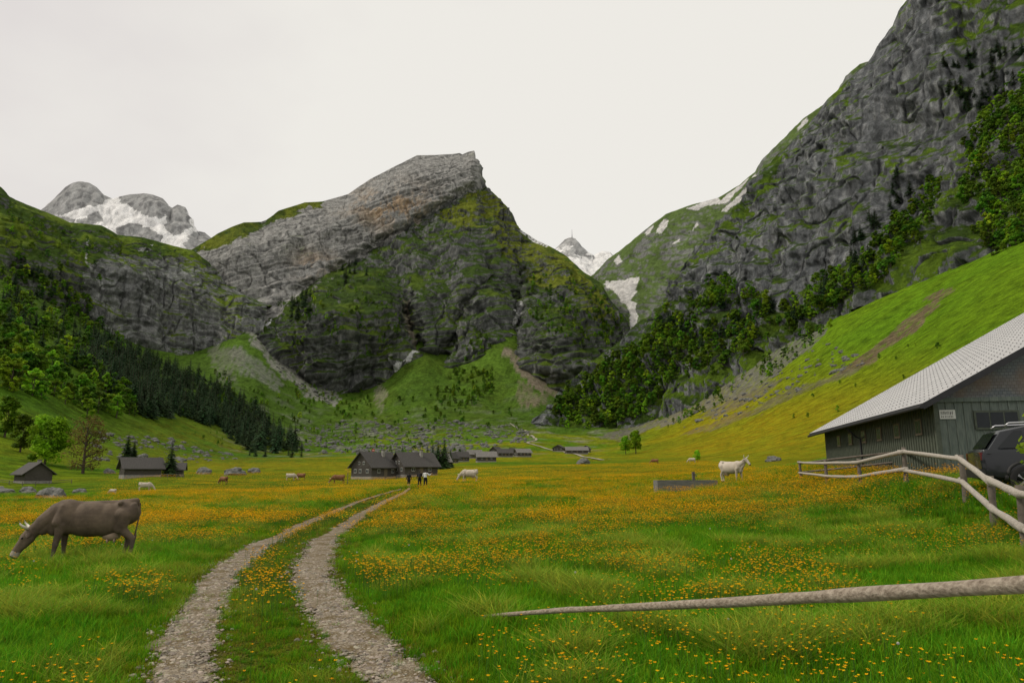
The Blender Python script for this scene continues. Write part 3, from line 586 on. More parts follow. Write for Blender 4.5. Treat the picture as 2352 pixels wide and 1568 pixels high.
# ---------- scatter with geometry nodes
def scatter(name,pts,scl,rot,idx,meshes):
    col=bpy.data.collections.new(name+"_sources")
    for i,m_ in enumerate(meshes): col.objects.link(bpy.data.objects.new("%s_source_%02d"%(name,i),m_))
    me=bpy.data.meshes.new(name); me.vertices.add(len(pts)); me.vertices.foreach_set("co",np.asarray(pts,np.float32).ravel())
    setf(me,scl,"scl"); setf(me,rot,"rot"); a=me.attributes.new("idx",'INT','POINT'); a.data.foreach_set("value",np.asarray(idx,np.int32))
    o=new(name,me); ng=bpy.data.node_groups.new(name,'GeometryNodeTree'); ng.interface.new_socket("Geometry",in_out='INPUT',socket_type='NodeSocketGeometry'); ng.interface.new_socket("Geometry",in_out='OUTPUT',socket_type='NodeSocketGeometry')
    N=ng.nodes.new;L=ng.links.new
    gi=N("NodeGroupInput");go=N("NodeGroupOutput");ci=N("GeometryNodeCollectionInfo"); ci.inputs["Collection"].default_value=col; ci.inputs["Separate Children"].default_value=True; ci.inputs["Reset Children"].default_value=True
    ip=N("GeometryNodeInstanceOnPoints"); ip.inputs["Pick Instance"].default_value=True
    def na(n,t):
        q=N("GeometryNodeInputNamedAttribute"); q.data_type=t; q.inputs["Name"].default_value=n; return q
    s=na("scl",'FLOAT');r=na("rot",'FLOAT');ix=na("idx",'INT'); cx=N("ShaderNodeCombineXYZ"); er=N("FunctionNodeEulerToRotation")
    L(r.outputs[0],cx.inputs[2]);L(cx.outputs[0],er.inputs[0]);L(er.outputs[0],ip.inputs["Rotation"]);L(s.outputs[0],ip.inputs["Scale"]);L(ix.outputs[0],ip.inputs["Instance Index"])
    L(gi.outputs[0],ip.inputs["Points"]);L(ci.outputs[0],ip.inputs["Instance"]);L(ip.outputs[0],go.inputs[0])
    md=o.modifiers.new("scatter",'NODES'); md.node_group=ng; o["kind"]="stuff"; return o
for kk,nm,meshes in (('rc','spruce_forest',CON),('rd','broadleaf_forest',DEC)):
    L=[t for t in TR if t[0]==kk]
    if L: scatter(nm,[t[1] for t in L],[t[2]/10 for t in L],rng.uniform(0,6.28,len(L)),rng.integers(0,len(meshes),len(L)),meshes)
def place_tree(nm,tm,cm,px,D,s,label,cat,dz=0):
    a=(px-CX)/F*D; zz=gz1(a,D)+dz; e=new(nm,None,loc=(a,D,zz)); e.scale=(s,s,s); meta(e,label,cat)
    new("trunk",tm,e); 
    if cm: new("crown",cm,e)
    return e
t,cm=tree_mesh("maple",10,4.6,60,110,.2,(.14,.28,.012),.12,True,seed=3); place_tree("broadleaf_tree",t,cm,120,215,1.55,"large bright green broadleaf tree on a meadow slope","tree")
t,cm=tree_mesh("maple2",10,3.2,40,90,.22,(.10,.21,.012),.15,True,seed=5); place_tree("broadleaf_tree",t,cm,60,235,1.3,"dark green broadleaf tree at the edge of the wood","tree"); place_tree("broadleaf_tree",t,cm,20,260,1.6,"tall green broadleaf tree at the edge of the wood","tree")
t,cm=tree_mesh("oak",10,3.4,46,100,.2,(.22,.40,.016),.2,True,seed=11); place_tree("broadleaf_tree",t,cm,1457,430,1.45,"rounded green broadleaf tree standing alone in the meadow","tree"); place_tree("broadleaf_tree",t,cm,1434,440,1.15,"small green broadleaf tree beside a larger one in meadow","tree")
place_tree("broadleaf_tree",t,cm,970,215,.6,"small rounded green tree behind the timber chalets","tree"); place_tree("broadleaf_tree",t,cm,1596,200,.35,"small green bush standing in the meadow","bush")
t,cm=tree_mesh("ash",10,3.6,90,26,.12,(.12,.10,.03),.1,True,seed=9); place_tree("bare_tree",t,cm,208,195,1.7,"sparse reddish budding tree with thin branches on slope","tree")
t,cm=conifer_mesh("spruce",10,2.6,26,22,(.024,.052,.016),True,40,4); place_tree("conifer",t,cm,404,160,.85,"dark spruce standing beside a wooden hut","conifer")
for q,D,s in ((303,300,1.25),(318,305,1.0),(903,205,.75),(928,215,.85),(948,230,.75),(1008,230,1.0),(1022,232,1.1),(888,190,.55),(996,236,.95),(984,240,.8),(1036,245,.7),(940,222,.6)):
    place_tree("conifer",t,cm,q,D,s,"dark green spruce standing on the valley meadow","conifer")
# ---------- boulders
STONE=pmat("boulder_stone",(.13,.13,.12),.9,.5,3,.05)
def rock_mesh(seed,flat=.6):
    bm=bmesh.new(); bmesh.ops.create_icosphere(bm,subdivisions=3,radius=1)
    for v in bm.verts:
        p=v.co; k=1+.45*float(fbm(np.array([p.x*1.1+seed*7]),np.array([p.y*1.1]),np.array([p.z*1.1]),4)[0]); v.co=Vector((p.x*k*1.2,p.y*k,p.z*k*flat))
    me=bpy.data.meshes.new("boulder"); bm.to_mesh(me); bm.free(); me.materials.append(STONE); return me
RK=[rock_mesh(i,.55+.1*i) for i in range(4)]
for q,D,s in ((548,190,2.4),(562,195,1.5),(595,215,1.6),(146,72,1.2),(207,90,.7),(90,95,.9),(1337,260,2.2),(1768,150,1.3),(480,200,2.),(268,200,1.4),(10,90,1.4),(35,88,1.0),(95,92,.6)):
    a=(q-CX)/F*D; o=new("boulder",random.choice(RK),loc=(a,D,gz1(a,D)+.15*s),rotz=random.uniform(0,6)); o.scale=(s,s,s); meta(o,"weathered grey boulder lying in the meadow grass","boulder","boulders in the meadow")
pts=[]
for poly,n in (([(680,985),(820,960),(1200,975),(1230,1010),(1000,1040),(700,1040)],900),([(200,990),(420,1010),(560,1050),(430,1060),(220,1055)],200),([(600,770),(760,900),(760,930),(650,870)],200),([(820,1020),(1060,1020),(1080,1058),(820,1055)],320),([(1500,960),(1900,780),(2000,830),(1600,990)],200)):
    pts+=pick('G',poly,n)
pts=np.array(pts); scatter("stones",pts,np.abs(rng.normal(0,1,len(pts)))*.9*np.clip(pts[:,1]/500,.35,1.4)+.3,rng.uniform(0,6,len(pts)),rng.integers(0,4,len(pts)),RK)
bp_=np.array(pick('G',[(820,1025),(1060,1010),(1070,1050),(830,1055)],40)+pick('G',[(400,990),(700,1000),(1000,985),(1100,1010),(700,1045),(500,1020)],90)); scatter("bushes",bp_,rng.uniform(.15,.4,len(bp_)),rng.uniform(0,6,len(bp_)),rng.integers(0,6,len(bp_)),DEC)
# ---------- gravel track
m,nt,b=M0("gravel"); N=nt.nodes.new; Lk=nt.links.new; tc=N("ShaderNodeTexCoord"); b.inputs["Roughness"].default_value=.95; b.inputs["Specular IOR Level"].default_value=.1
vo=N("ShaderNodeTexVoronoi"); vo.inputs["Scale"].default_value=50; Lk(tc.outputs["Object"],vo.inputs["Vector"])
cr=N("ShaderNodeValToRGB"); cr.color_ramp.elements[0].color=(.12,.092,.06,1); cr.color_ramp.elements[1].color=(.34,.29,.22,1); sp=N("ShaderNodeSeparateColor"); Lk(vo.outputs["Color"],sp.inputs[0]); Lk(sp.outputs[0],cr.inputs[0])
n_=N("ShaderNodeTexNoise"); n_.inputs["Scale"].default_value=2.5; n_.inputs["Detail"].default_value=9; n_.inputs["Roughness"].default_value=.7; Lk(tc.outputs["Object"],n_.inputs["Vector"])
r=N("ShaderNodeMapRange"); r.inputs[1].default_value=.45; r.inputs[2].default_value=.6; Lk(n_.outputs[0],r.inputs[0]); mx=N("ShaderNodeMix"); mx.data_type='RGBA'; mx.inputs[7].default_value=(.12,.088,.04,1); rr=N("ShaderNodeMath"); rr.operation='MULTIPLY'; rr.inputs[1].default_value=.85; Lk(r.outputs[0],rr.inputs[0]); Lk(rr.outputs[0],mx.inputs[0]); Lk(cr.outputs[0],mx.inputs[6]); Lk(mx.outputs[2],b.inputs["Base Color"])
bu=N("ShaderNodeBump"); bu.invert=True; bu.inputs["Distance"].default_value=.014; Lk(vo.outputs["Distance"],bu.inputs["Height"]); Lk(bu.outputs[0],b.inputs["Normal"])
GR=m
V=[];Fq=[];off=0
for pl,hw in ((RL,.27),(RR,.32)):
    t=np.gradient(pl,axis=0); t/=np.linalg.norm(t,axis=1)[:,None]; nn=np.stack([t[:,1],-t[:,0]],1); n=len(pl); K=13
    s=np.arange(n)*.12; tap=np.interp(pl[:,1],[0,20,45,75],[1,.95,.65,.35]); eL=hw*tap*(1+.8*fbm(s*1.6,s*0,s*0,4)); eR=hw*tap*(1+.8*fbm(s*1.6,s*0+9,s*0,4))
    gx=np.zeros((n,K));gyy=np.zeros((n,K))
    for k in range(K):
        u=-1+2*k/(K-1); w=np.where(u<0,eL,eR)*u; gx[:,k]=pl[:,0]+nn[:,0]*w; gyy[:,k]=pl[:,1]+nn[:,1]*w
    u=np.linspace(-1,1,K)[None]; gzz=ground_z(gx,gyy)+.014+.0008*gyy-.02*u**4+.012*fbm(gx*4,gyy*4,0*gx,3)
    V.append(np.stack([gx,gyy,gzz],-1).reshape(-1,3)); idx=np.arange(n*K).reshape(n,K)+off; Fq.append(np.stack([idx[:-1,:-1],idx[:-1,1:],idx[1:,1:],idx[1:,:-1]],-1).reshape(-1,4)); off+=n*K
o=new("gravel_path",mesh_np("gravel_path",np.vstack(V),np.vstack(Fq),[GR],True)); o["kind"]="structure"
PB=pmat("pebble",(.27,.235,.185),.9,.3,4,.0,rnd=.5)
pb=[]
for i in range(3):
    me=rock_mesh(i+30,.6); me.materials.clear(); me.materials.append(PB); pb.append(me)
pp=[]
for pl,hw in ((RL,.27),(RR,.32)):
    q=pl[pl[:,1]<20]; k=rng.integers(0,len(q),7000); pp.append(q[k]+rng.normal(0,hw*.6,(7000,2)))
pp=np.vstack(pp); pz=ground_z(pp[:,0],pp[:,1])+.016; scatter("pebbles",np.c_[pp,pz],np.abs(rng.normal(0,.009,len(pp)))+.004,rng.uniform(0,6,len(pp)),rng.integers(0,3,len(pp)),pb)
fp=[(1172,972),(1190,985),(1222,1000),(1232,1010),(1210,1018),(1240,1026),(1290,1036),(1330,1046),(1400,1056)]
W_=np.array([ground_at(*p)[:2] for p in fp]); d=np.r_[0,np.cumsum(np.hypot(*np.diff(W_,axis=0).T))]; s=np.arange(0,d[-1],3.); fx=np.interp(s,d,W_[:,0]);fy=np.interp(s,d,W_[:,1]); t=np.stack([np.gradient(fx),np.gradient(fy)],1); t/=np.linalg.norm(t,axis=1)[:,None]
gx=np.stack([fx+t[:,1]*w for w in (-1.1,0,1.1)],1); gyy=np.stack([fy-t[:,0]*w for w in (-1.1,0,1.1)],1); gzz=ground_z(gx,gyy)+.4; n=len(s); idx=np.arange(n*3).reshape(n,3)
o=new("footpath",mesh_np("footpath",np.stack([gx,gyy,gzz],-1).reshape(-1,3),np.stack([idx[:-1,:-1],idx[:-1,1:],idx[1:,1:],idx[1:,:-1]],-1).reshape(-1,4),[pmat("footpath_gravel",(.30,.27,.21),.9,.3,1)])); o["kind"]="structure"
# ---------- grass & flowers
GRS=leafmat("grass",(1,1,1),.35,.42,.04)
def tuft(nb,h,spread,w,col,seed,seg=3,lean=.45):
    r=random.Random(seed); V=[];Fc=[];C=[]
    for i in range(nb):
        a=r.uniform(0,6.28); rr=spread*math.sqrt(r.random()); bx,by=rr*math.cos(a),rr*math.sin(a); hh=h*r.uniform(.45,1.1); l=lean*r.uniform(.2,1.3); da=r.uniform(0,6.28); dx,dy=math.cos(da),math.sin(da); wa=da+1.57+r.uniform(-.6,.6); wx,wy=math.cos(wa)*w*r.uniform(.6,1.3),math.sin(wa)*w*r.uniform(.6,1.3)
        tint=r.uniform(.7,1.35); yl=r.uniform(.7,1.3); o=len(V)
        for k in range(seg+1):
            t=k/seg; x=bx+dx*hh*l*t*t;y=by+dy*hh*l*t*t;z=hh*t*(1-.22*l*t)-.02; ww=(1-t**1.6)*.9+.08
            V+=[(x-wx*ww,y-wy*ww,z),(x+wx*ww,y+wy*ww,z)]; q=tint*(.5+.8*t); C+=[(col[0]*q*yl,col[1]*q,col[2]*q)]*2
        for k in range(seg): Fc.append((o+2*k,o+2*k+1,o+2*k+3,o+2*k+2))
    me=mesh_np("tuft",V,Fc,[GRS],True); setcol(me,np.array(C)); return me
g1=(.080,.245,.008); g2=(.135,.28,.008); g3=(.20,.28,.025); g4=(.27,.24,.025)
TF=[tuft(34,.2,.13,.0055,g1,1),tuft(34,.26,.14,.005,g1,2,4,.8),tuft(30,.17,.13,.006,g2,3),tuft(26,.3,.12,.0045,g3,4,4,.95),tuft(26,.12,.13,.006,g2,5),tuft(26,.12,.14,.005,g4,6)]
def sample(n,d0,d1,pw=1.0,wide=.95):
    u=rng.random(n); D=(d0**(2*pw)+(d1**(2*pw)-d0**(2*pw))*u)**(1/(2*pw)); t=rng.uniform(-wide,wide,n); return t*D,D
bands=[(38000,2.4,11,1.0,.95),(46000,11,30,.7,1.0),(44000,30,90,.5,1.3)]
PX_,PS,PI=[],[],[]
for n,d0,d1,pw,s in bands:
    x,y=sample(n,d0,d1,pw); dL,dR=dist_to(x,y,RL),dist_to(x,y,RR); k=((dL>.22+.17*rng.normal(size=n))&(dR>.27+.17*rng.normal(size=n)))|(rng.random(n)<.08); x,y,dL,dR=x[k],y[k],dL[k],dR[k]
    ux=(x-16.1)*.974-(y-26)*.224; vx=(x-16.1)*.224+(y-26)*.974; k=~((ux>-.1)&(vx>-.1)&(vx<20)); x,y,dL,dR=x[k],y[k],dL[k],dR[k]
    dd=np.minimum(dL,dR); cn=fbm(x/1.6,y/1.6,0*x,3); c2_=fbm(x/9,y/9,0*x+4,3)
    sc_=s*rng.uniform(.7,1.25,len(x))*(.6+.5*sst(.35,1.6,dd))*(1+.5*cn+.25*c2_)
    mid=(dL<1.7)&(dR<1.7); sc_=np.where(mid,sc_*.7,sc_); sc_=np.where(dd<.3,sc_*.5,sc_)
    PX_.append(np.c_[x,y,ground_z(x,y)]); PS.append(sc_); R_=rng.random(len(x)); ii=rng.integers(0,3,len(x)); ii=np.where((cn>.2)&(R_<.5),3,ii); ii=np.where((c2_>.1)&(R_>.6),2,ii); ii=np.where((R_>.93),5,ii); ii=np.where((dd<1.0)&(rng.random(len(x))<.6),4,ii); ii=np.where(((dd<.6)|mid)&(rng.random(len(x))<.3),5,ii); PI.append(ii)
PX_=np.vstack(PX_);PS=np.concatenate(PS);PI=np.concatenate(PI)
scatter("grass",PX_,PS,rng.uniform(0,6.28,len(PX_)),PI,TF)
YEL=pmat("buttercup_petal",(.88,.45,.005),.5,.15,3,rnd=.2,trans=.3); YEL.node_tree.nodes["Principled BSDF"].inputs["Specular IOR Level"].default_value=.05; STM=pmat("flower_stem",(.06,.14,.012),.7)
WHT=pmat("seed_head",(.5,.5,.45),.9,.1,3,trans=.3)
def flower(nf,seed,R,hs,fs):
    r=random.Random(seed); A=MB()
    for i in range(nf):
        a=r.uniform(0,6.28); rr=R*math.sqrt(r.random()); x,y=rr*math.cos(a),rr*math.sin(a); h=hs*r.uniform(.75,1.25)
        if nf<10: A.add([(x-.0015,y,0),(x+.0015,y,0),(x+.002,y+.01,h),(x-.002,y+.01,h)],[(0,1,2,3)],STM)
        s=fs*r.uniform(.8,1.2); ti=r.uniform(-.5,.5)
        for k in range(5):
            b=k*1.2566+r.random()*.3; c=b+.55;e=b-.55
            A.add([(x,y+.01,h),(x+s*.7*math.cos(e),y+.01+s*.7*math.sin(e),h+s*.35+ti*s*.5*math.cos(e)),(x+s*math.cos(b),y+.01+s*math.sin(b),h+s*.6+ti*s*.5*math.cos(b)),(x+s*.7*math.cos(c),y+.01+s*.7*math.sin(c),h+s*.35+ti*s*.5*math.cos(c))],[(0,1,2,3)],YEL)
    return A.mesh("flower")
FL=[flower(1,1,.02,.28,.017),flower(3,2,.14,.30,.016),flower(8,3,.32,.32,.018),flower(22,4,1.1,.36,.026),flower(24,5,2.0,.42,.045)]
Q=[]
for n,d0,d1,pw,ix in ((7500,3,13,1.2,(0,0,1)),(32000,8,36,.95,(1,2)),(26000,20,90,.8,(2,3)),(9000,70,210,.8,(4,))):
    x,y=sample(n,d0,d1,pw); cl=fbm(x/4,y/6,0*x+5,4)+.25*fbm(x/1,y/1,0*x,2)+.5*fbm(x/18,y/18,0*x+2,2); q=CX+F*x/y
    k=(rng.random(n)<sst(-.28,.5,cl+.15*sst(8,30,y)-.12*((q<600)&(y<22))-.05*(y<9)+.12*sst(1300,1900,q)))&(dist_to(x,y,RL)>.5)&(dist_to(x,y,RR)>.55); ux=(x-16.1)*.974-(y-26)*.224; k&=~((ux>-.1)&(y>22)); k&=~((y>70)&(q<260+0*y))
    x,y=x[k],y[k]; Q.append(np.c_[x,y,ground_z(x,y)-.01,rng.choice(ix,len(x))])
Q=np.vstack(Q); scatter("buttercups",Q[:,:3],rng.uniform(.75,1.15,len(Q)),rng.uniform(0,6,len(Q)),Q[:,3].astype(int),FL)
A=MB(); A.sph((0,0,.24),.015,WHT,8,6); A.tube([(0,0,0),(0,.01,.24)],[.002,.002],STM,4); dm=A.mesh("dandelion")
x,y=sample(26,5,18,1); scatter("dandelion_clocks",np.c_[x,y,ground_z(x,y)],rng.uniform(.8,1.1,26),rng.uniform(0,6,26),np.zeros(26,int),[dm])
# ---------- wood fences
LOG=pmat("weathered_log",(.22,.195,.16),.9,.35,5,.012,(1.5,6,6),(.50,.455,.40)); POLE=pmat("weathered_pole",(.15,.115,.08),.9,.35,3.2,.02,(1.2,12,12),(.46,.39,.31)); POST=pmat("fence_post_wood",(.13,.11,.09),.9,.35,6,.01)
def log(pts,r0,r1,name,parent=None,mat=LOG,wob=.01,knots=True,n=14,seg=10):
    pts=[Vector(p) for p in pts]; D=[]
    for i in range(len(pts)-1):
        for k in range(seg): D.append(pts[i].lerp(pts[i+1],k/seg))
    D.append(pts[-1]); ph=random.uniform(0,50)
    D=[p+Vector((wob*math.sin(i*.5+ph),wob*math.cos(i*.37+ph),wob*math.sin(i*.41+ph*2))) for i,p in enumerate(D)]
    R=[(r0+(r1-r0)*i/(len(D)-1))*(1+.06*math.sin(i*1.3+ph)+.06*random.uniform(-1,1)) for i in range(len(D))]
    A=MB(); A.tube(D,R,mat,n)
    if knots:
        for _ in range(max(2,len(D)//6)):
            i=random.randrange(1,len(D)-1); a=random.uniform(0,6.28); A.sph(D[i]+Vector((math.cos(a)*.3,math.cos(a)*.3,math.sin(a)))*R[i]*.8,R[i]*.45,mat,8,6)
    return A.obj(name,parent,True)
def gpt(q,D,h): x=(q-CX)/F*D; return Vector((x,D,gz1(x,D)+h))
fe=new("wooden_fence",None,loc=(0,0,0)); meta(fe,"rustic weathered log fence curving beside the wooden barn","fence")
FP=[(1828,35),(1885,29.5),(1960,26),(2063,21.5),(2193,16.8),(2250,14.2),(2310,11.6),(2420,9.2),(2560,7.5)]
for q,D in FP:
    b0=gpt(q,D,-.1); t0=gpt(q,D,1.12+random.uniform(-.05,.06)); log([b0,t0+Vector((random.uniform(-.06,.06),0,0))],.075,.062,"post",fe,POST,.004,False)
for h in (1.0,.46):
    for i0,i1 in ((0,3),(3,5),(4,6),(5,8)):
        pts=[gpt(*FP[k],h+random.uniform(-.02,.03))+Vector((-.09,-.09,0)) for k in range(i0,i1+1)]
        pts[0]=pts[0]-(pts[1]-pts[0]).normalized()*.35; pts[-1]=pts[-1]+(pts[-1]-pts[-2]).normalized()*.3
        log(pts,.05,.066,"rail",fe)
for a,b_,h in (((1828,35),(2055,31.5),.95),((1828,35),(2055,31.5),.5),((2055,31.5),(2120,25.),.9)):
    log([gpt(*a,h),gpt(*b_,h)],.045,.05,"rail",fe,POST)
log([gpt(2055,31.5,-.1),gpt(2055,31.5,1.2)],.08,.07,"post",fe,POST,.004,False)
x,y,z=ground_at(1075,1426); x2,y2,z2=[float(v) for v in P(2420,1336,3.45)]
pole=new("wooden_pole",None); meta(pole,"long weathered grey fence rail sloping down into the grass","pole")
p0=Vector((x,y,z+.03)); p1=Vector((x2,y2,z2)); log([p0,p0.lerp(p1,.33)+Vector((0,0,.02)),p0.lerp(p1,.66)+Vector((0,0,-.005)),p1,p1+(p1-p0)*.12],.016,.054,"rail",pole,POLE,.003,True,22,9)
e1=p1+(p1-p0)*.1; log([(e1.x,e1.y+.12,-.1),(e1.x,e1.y+.12,e1.z+.25)],.09,.08,"post",pole,POST,.004,False)
# ---------- barn
BW=pmat("barn_dark_boards",(.05,.06,.045),.85,.4,3,.01,(6,6,.6),(.12,.135,.10)); BWG=pmat("barn_grey_boards",(.085,.11,.10),.85,.35,3,.01,(6,6,.6),(.20,.23,.20))
BT=pmat("batten_wood",(.09,.105,.08),.85,.3,6); CONC=pmat("concrete",(.3,.3,.29),.9,.2,4,.01); TRIM=pmat("dark_trim",(.025,.025,.028),.7,.2); FRM=pmat("window_frame_wood",(.16,.13,.09),.8,.3,8)
GLS=pmat("window_glass",(.02,.025,.03),.12,.2); GLS.node_tree.nodes["Principled BSDF"].inputs["Specular IOR Level"].default_value=.2; WFR=pmat("white_frame",(.6,.6,.57),.7,.1)
m,nt,b=M0("shingle_wall"); N=nt.nodes.new;Lk=nt.links.new; tc=N("ShaderNodeTexCoord"); mp=N("ShaderNodeMapping"); mp.inputs["Rotation"].default_value=(math.pi/2,0,0); Lk(tc.outputs["Object"],mp.inputs[0])
br=N("ShaderNodeTexBrick"); br.inputs["Scale"].default_value=1; br.inputs["Brick Width"].default_value=.14; br.inputs["Row Height"].default_value=.12; br.inputs["Mortar Size"].default_value=.006; br.inputs["Color1"].default_value=(.12,.14,.155,1); br.inputs["Color2"].default_value=(.17,.185,.19,1); br.inputs["Mortar"].default_value=(.05,.05,.05,1); Lk(mp.outputs[0],br.inputs["Vector"])
n_=N("ShaderNodeTexNoise"); n_.inputs["Scale"].default_value=.7; Lk(tc.outputs["Object"],n_.inputs["Vector"]); r=N("ShaderNodeMapRange"); r.inputs[1].default_value=.5; r.inputs[2].default_value=.68; r.inputs[4].default_value=.45; Lk(n_.outputs[0],r.inputs[0])
mx=N("ShaderNodeMix"); mx.data_type='RGBA'; Lk(r.outputs[0],mx.inputs[0]); Lk(br.outputs[0],mx.inputs[6]); mx.inputs[7].default_value=(.22,.13,.07,1); Lk(mx.outputs[2],b.inputs["Base Color"]); b.inputs["Roughness"].default_value=.9; SHW=m
m,nt,b=M0("barn_roof_tiles"); N=nt.nodes.new;Lk=nt.links.new; tc=N("ShaderNodeTexCoord"); mp=N("ShaderNodeMapping"); Lk(tc.outputs["Object"],mp.inputs[0]); mp.inputs["Rotation"].default_value=(0,0,math.pi/2)
br=N("ShaderNodeTexBrick"); br.inputs["Brick Width"].default_value=.35; br.inputs["Row Height"].default_value=.17; br.inputs["Mortar Size"].default_value=.010; br.inputs["Scale"].default_value=1; br.inputs["Color1"].default_value=(.50,.49,.49,1); br.inputs["Color2"].default_value=(.42,.415,.42,1); br.inputs["Mortar"].default_value=(.26,.26,.26,1); Lk(mp.outputs[0],br.inputs["Vector"])
n_=N("ShaderNodeTexNoise"); n_.inputs["Scale"].default_value=.6; n_.inputs["Detail"].default_value=6; Lk(tc.outputs["Object"],n_.inputs["Vector"]); r=N("ShaderNodeMapRange"); r.inputs[3].default_value=.8; r.inputs[4].default_value=1.15; Lk(n_.outputs[0],r.inputs[0]); vm=N("ShaderNodeVectorMath"); vm.operation='SCALE'; Lk(br.outputs[0],vm.inputs[0]); Lk(r.outputs[0],vm.inputs["Scale"]); Lk(vm.outputs[0],b.inputs["Base Color"]); b.inputs["Roughness"].default_value=.6
bu=N("ShaderNodeBump"); bu.inputs["Distance"].default_value=.02; Lk(br.outputs["Fac"],bu.inputs["Height"]); bu.invert=True; Lk(bu.outputs[0],b.inputs["Normal"]); RFM=m
BZ=1.25; barn=new("barn",None,loc=(16.1,26,BZ),rotz=-math.atan(.23)); meta(barn,"large dark timber barn with pale grey tiled roof","barn")
HS=15.; LN=19.5; EV=3.05; SL=.56
A=MB(); A.box((.02,.02,-1.2),(2*HS,LN,.25),CONC); A.obj("foundation",barn)
A=MB(); A.add([(0,0,.25),(0,LN,.25),(0,LN,EV),(0,0,EV)],[(0,1,2,3)],BW)
for i in range(66): yy=.03+i*.298; A.box((-.035,yy,.25),(0-.002,yy+.05,EV),BT)
A.add([(0,0,.25),(2*HS,0,.25),(2*HS,0,EV-.0),(0,0,EV)],[(0,1,2,3)],BWG)
for i in range(100): xx=.05+i*.3; A.box((xx,-.03,.25),(xx+.045,-.002,EV-.02),BWG)
A.add([(0,LN,.25),(2*HS,LN,.25),(2*HS,LN,EV),(0,LN,EV)],[(0,1,2,3)],BW); A.add([(2*HS,0,.25),(2*HS,LN,.25),(2*HS,LN,EV),(2*HS,0,EV)],[(0,1,2,3)],BW)
A.add([(0,LN,EV),(HS,LN,EV+HS*SL),(2*HS,LN,EV)],[(0,1,2)],BW)
A.box((-.09,-.09,.1),(.07,.07,EV+.1),BT); A.box((0,-.12,EV-.06),(2*HS,-.035,EV+.1),BWG)
A.obj("wall",barn)
A=MB(); A.add([(0,-.05,EV+.1),(2*HS,-.05,EV+.1),(HS,-.05,EV+HS*SL)],[(0,1,2)],SHW); A.obj("gable",barn)
A=MB(); ov=.75; og=1.1; th=.14
for sgn in (0,1):
    xa=-ov if sgn==0 else 2*HS+ov; za=EV+.12-ov*SL; xb=HS; zb=EV+.12+HS*SL
    A.add([(xa,-og,za+th),(xa,LN+og,za+th),(xb,LN+og,zb+th),(xb,-og,zb+th)],[(0,1,2,3)],RFM)
    A.add([(xa,-og,za),(xa,LN+og,za),(xb,LN+og,zb),(xb,-og,zb)],[(0,1,2,3)],TRIM)
    A.add([(xa,-og,za-.1),(xa,-og,za+th-.01),(xb,-og,zb+th-.01),(xb,-og,zb-.2)],[(0,1,2,3)],TRIM)
    A.add([(xa,LN+og,za-.1),(xa,LN+og,za+th-.01),(xb,LN+og,zb+th-.01),(xb,LN+og,zb-.2)],[(0,1,2,3)],TRIM)
    A.add([(xa,-og,za-.06),(xa,LN+og,za-.06),(xa,LN+og,za+th-.01),(xa,-og,za+th-.01)],[(0,1,2,3)],TRIM)
roof=A.obj("roof",barn)
SG=pmat("snow_guard_metal",(.14,.14,.145),.6,.1)
A=MB()
for r_ in range(36):
    t=.3+r_*.42; 
    for j in range(42):
        yy=-og+.25+j*.5+(r_%2)*.25; xx=-ov+t; zz=EV+.12+xx*SL+th
        A.box((xx-.012,yy-.024,zz),(xx+.018,yy+.024,zz+.032),SG)
g=A.obj("snow_guard",roof); g["kind"]="stuff"
A=MB(); A.tube([(-ov-.06,-og,EV-.3),(-ov-.06,LN+og,EV-.34)],[.07,.07],TRIM,8); A.obj("gutter",barn)
A=MB(); A.tube([(-ov-.04,10.6,EV-.34),(-.3,10.6,EV-.85),(-.1,10.6,EV-.95),(-.1,10.6,.1)],[.05]*4,TRIM,8); A.obj("downpipe",barn)
for i in range(6):
    yy=1.5+i*2.75; A=MB(); A.box((-.07,yy,1.85),(-.038,yy+.75,2.5),FRM); A.box((-.076,yy+.08,1.93),(-.0705,yy+.345,2.42),GLS); A.box((-.076,yy+.405,1.93),(-.0705,yy+.67,2.42),GLS); A.obj("window",barn)
A=MB(); A.box((1.25,-.1,1.95),(2.75,-.032,2.65),BT); 
for k in range(3): A.box((1.32+k*.47,-.108,2.02),(1.74+k*.47,-.1005,2.58),GLS)
A.obj("window",barn)
SW=pmat("sign_white",(.65,.65,.62),.6,.08); SK=pmat("sign_ink",(.02,.02,.02),.6)
A=MB(); A.box((.1,-.08,2.36),(.64,-.04,2.70),SW)
rr=random.Random(4)
for row,zz,hh in ((0,2.51,.13),(1,2.40,.07)):
    xx=.15
    while xx<.57:
        w=rr.uniform(.02,.045); A.box((xx,-.084,zz+rr.uniform(0,.02)),(xx+w*.5,-.0805,zz+hh),SK); 
        if rr.random()<.7: A.box((xx,-.0845,zz+hh*.45),(xx+w,-.081,zz+hh*.62),SK)
        if rr.random()<.5: A.box((xx,-.0848,zz+hh*.85),(xx+w,-.0812,zz+hh),SK)
        xx+=w+.022
A.obj("sign",barn)
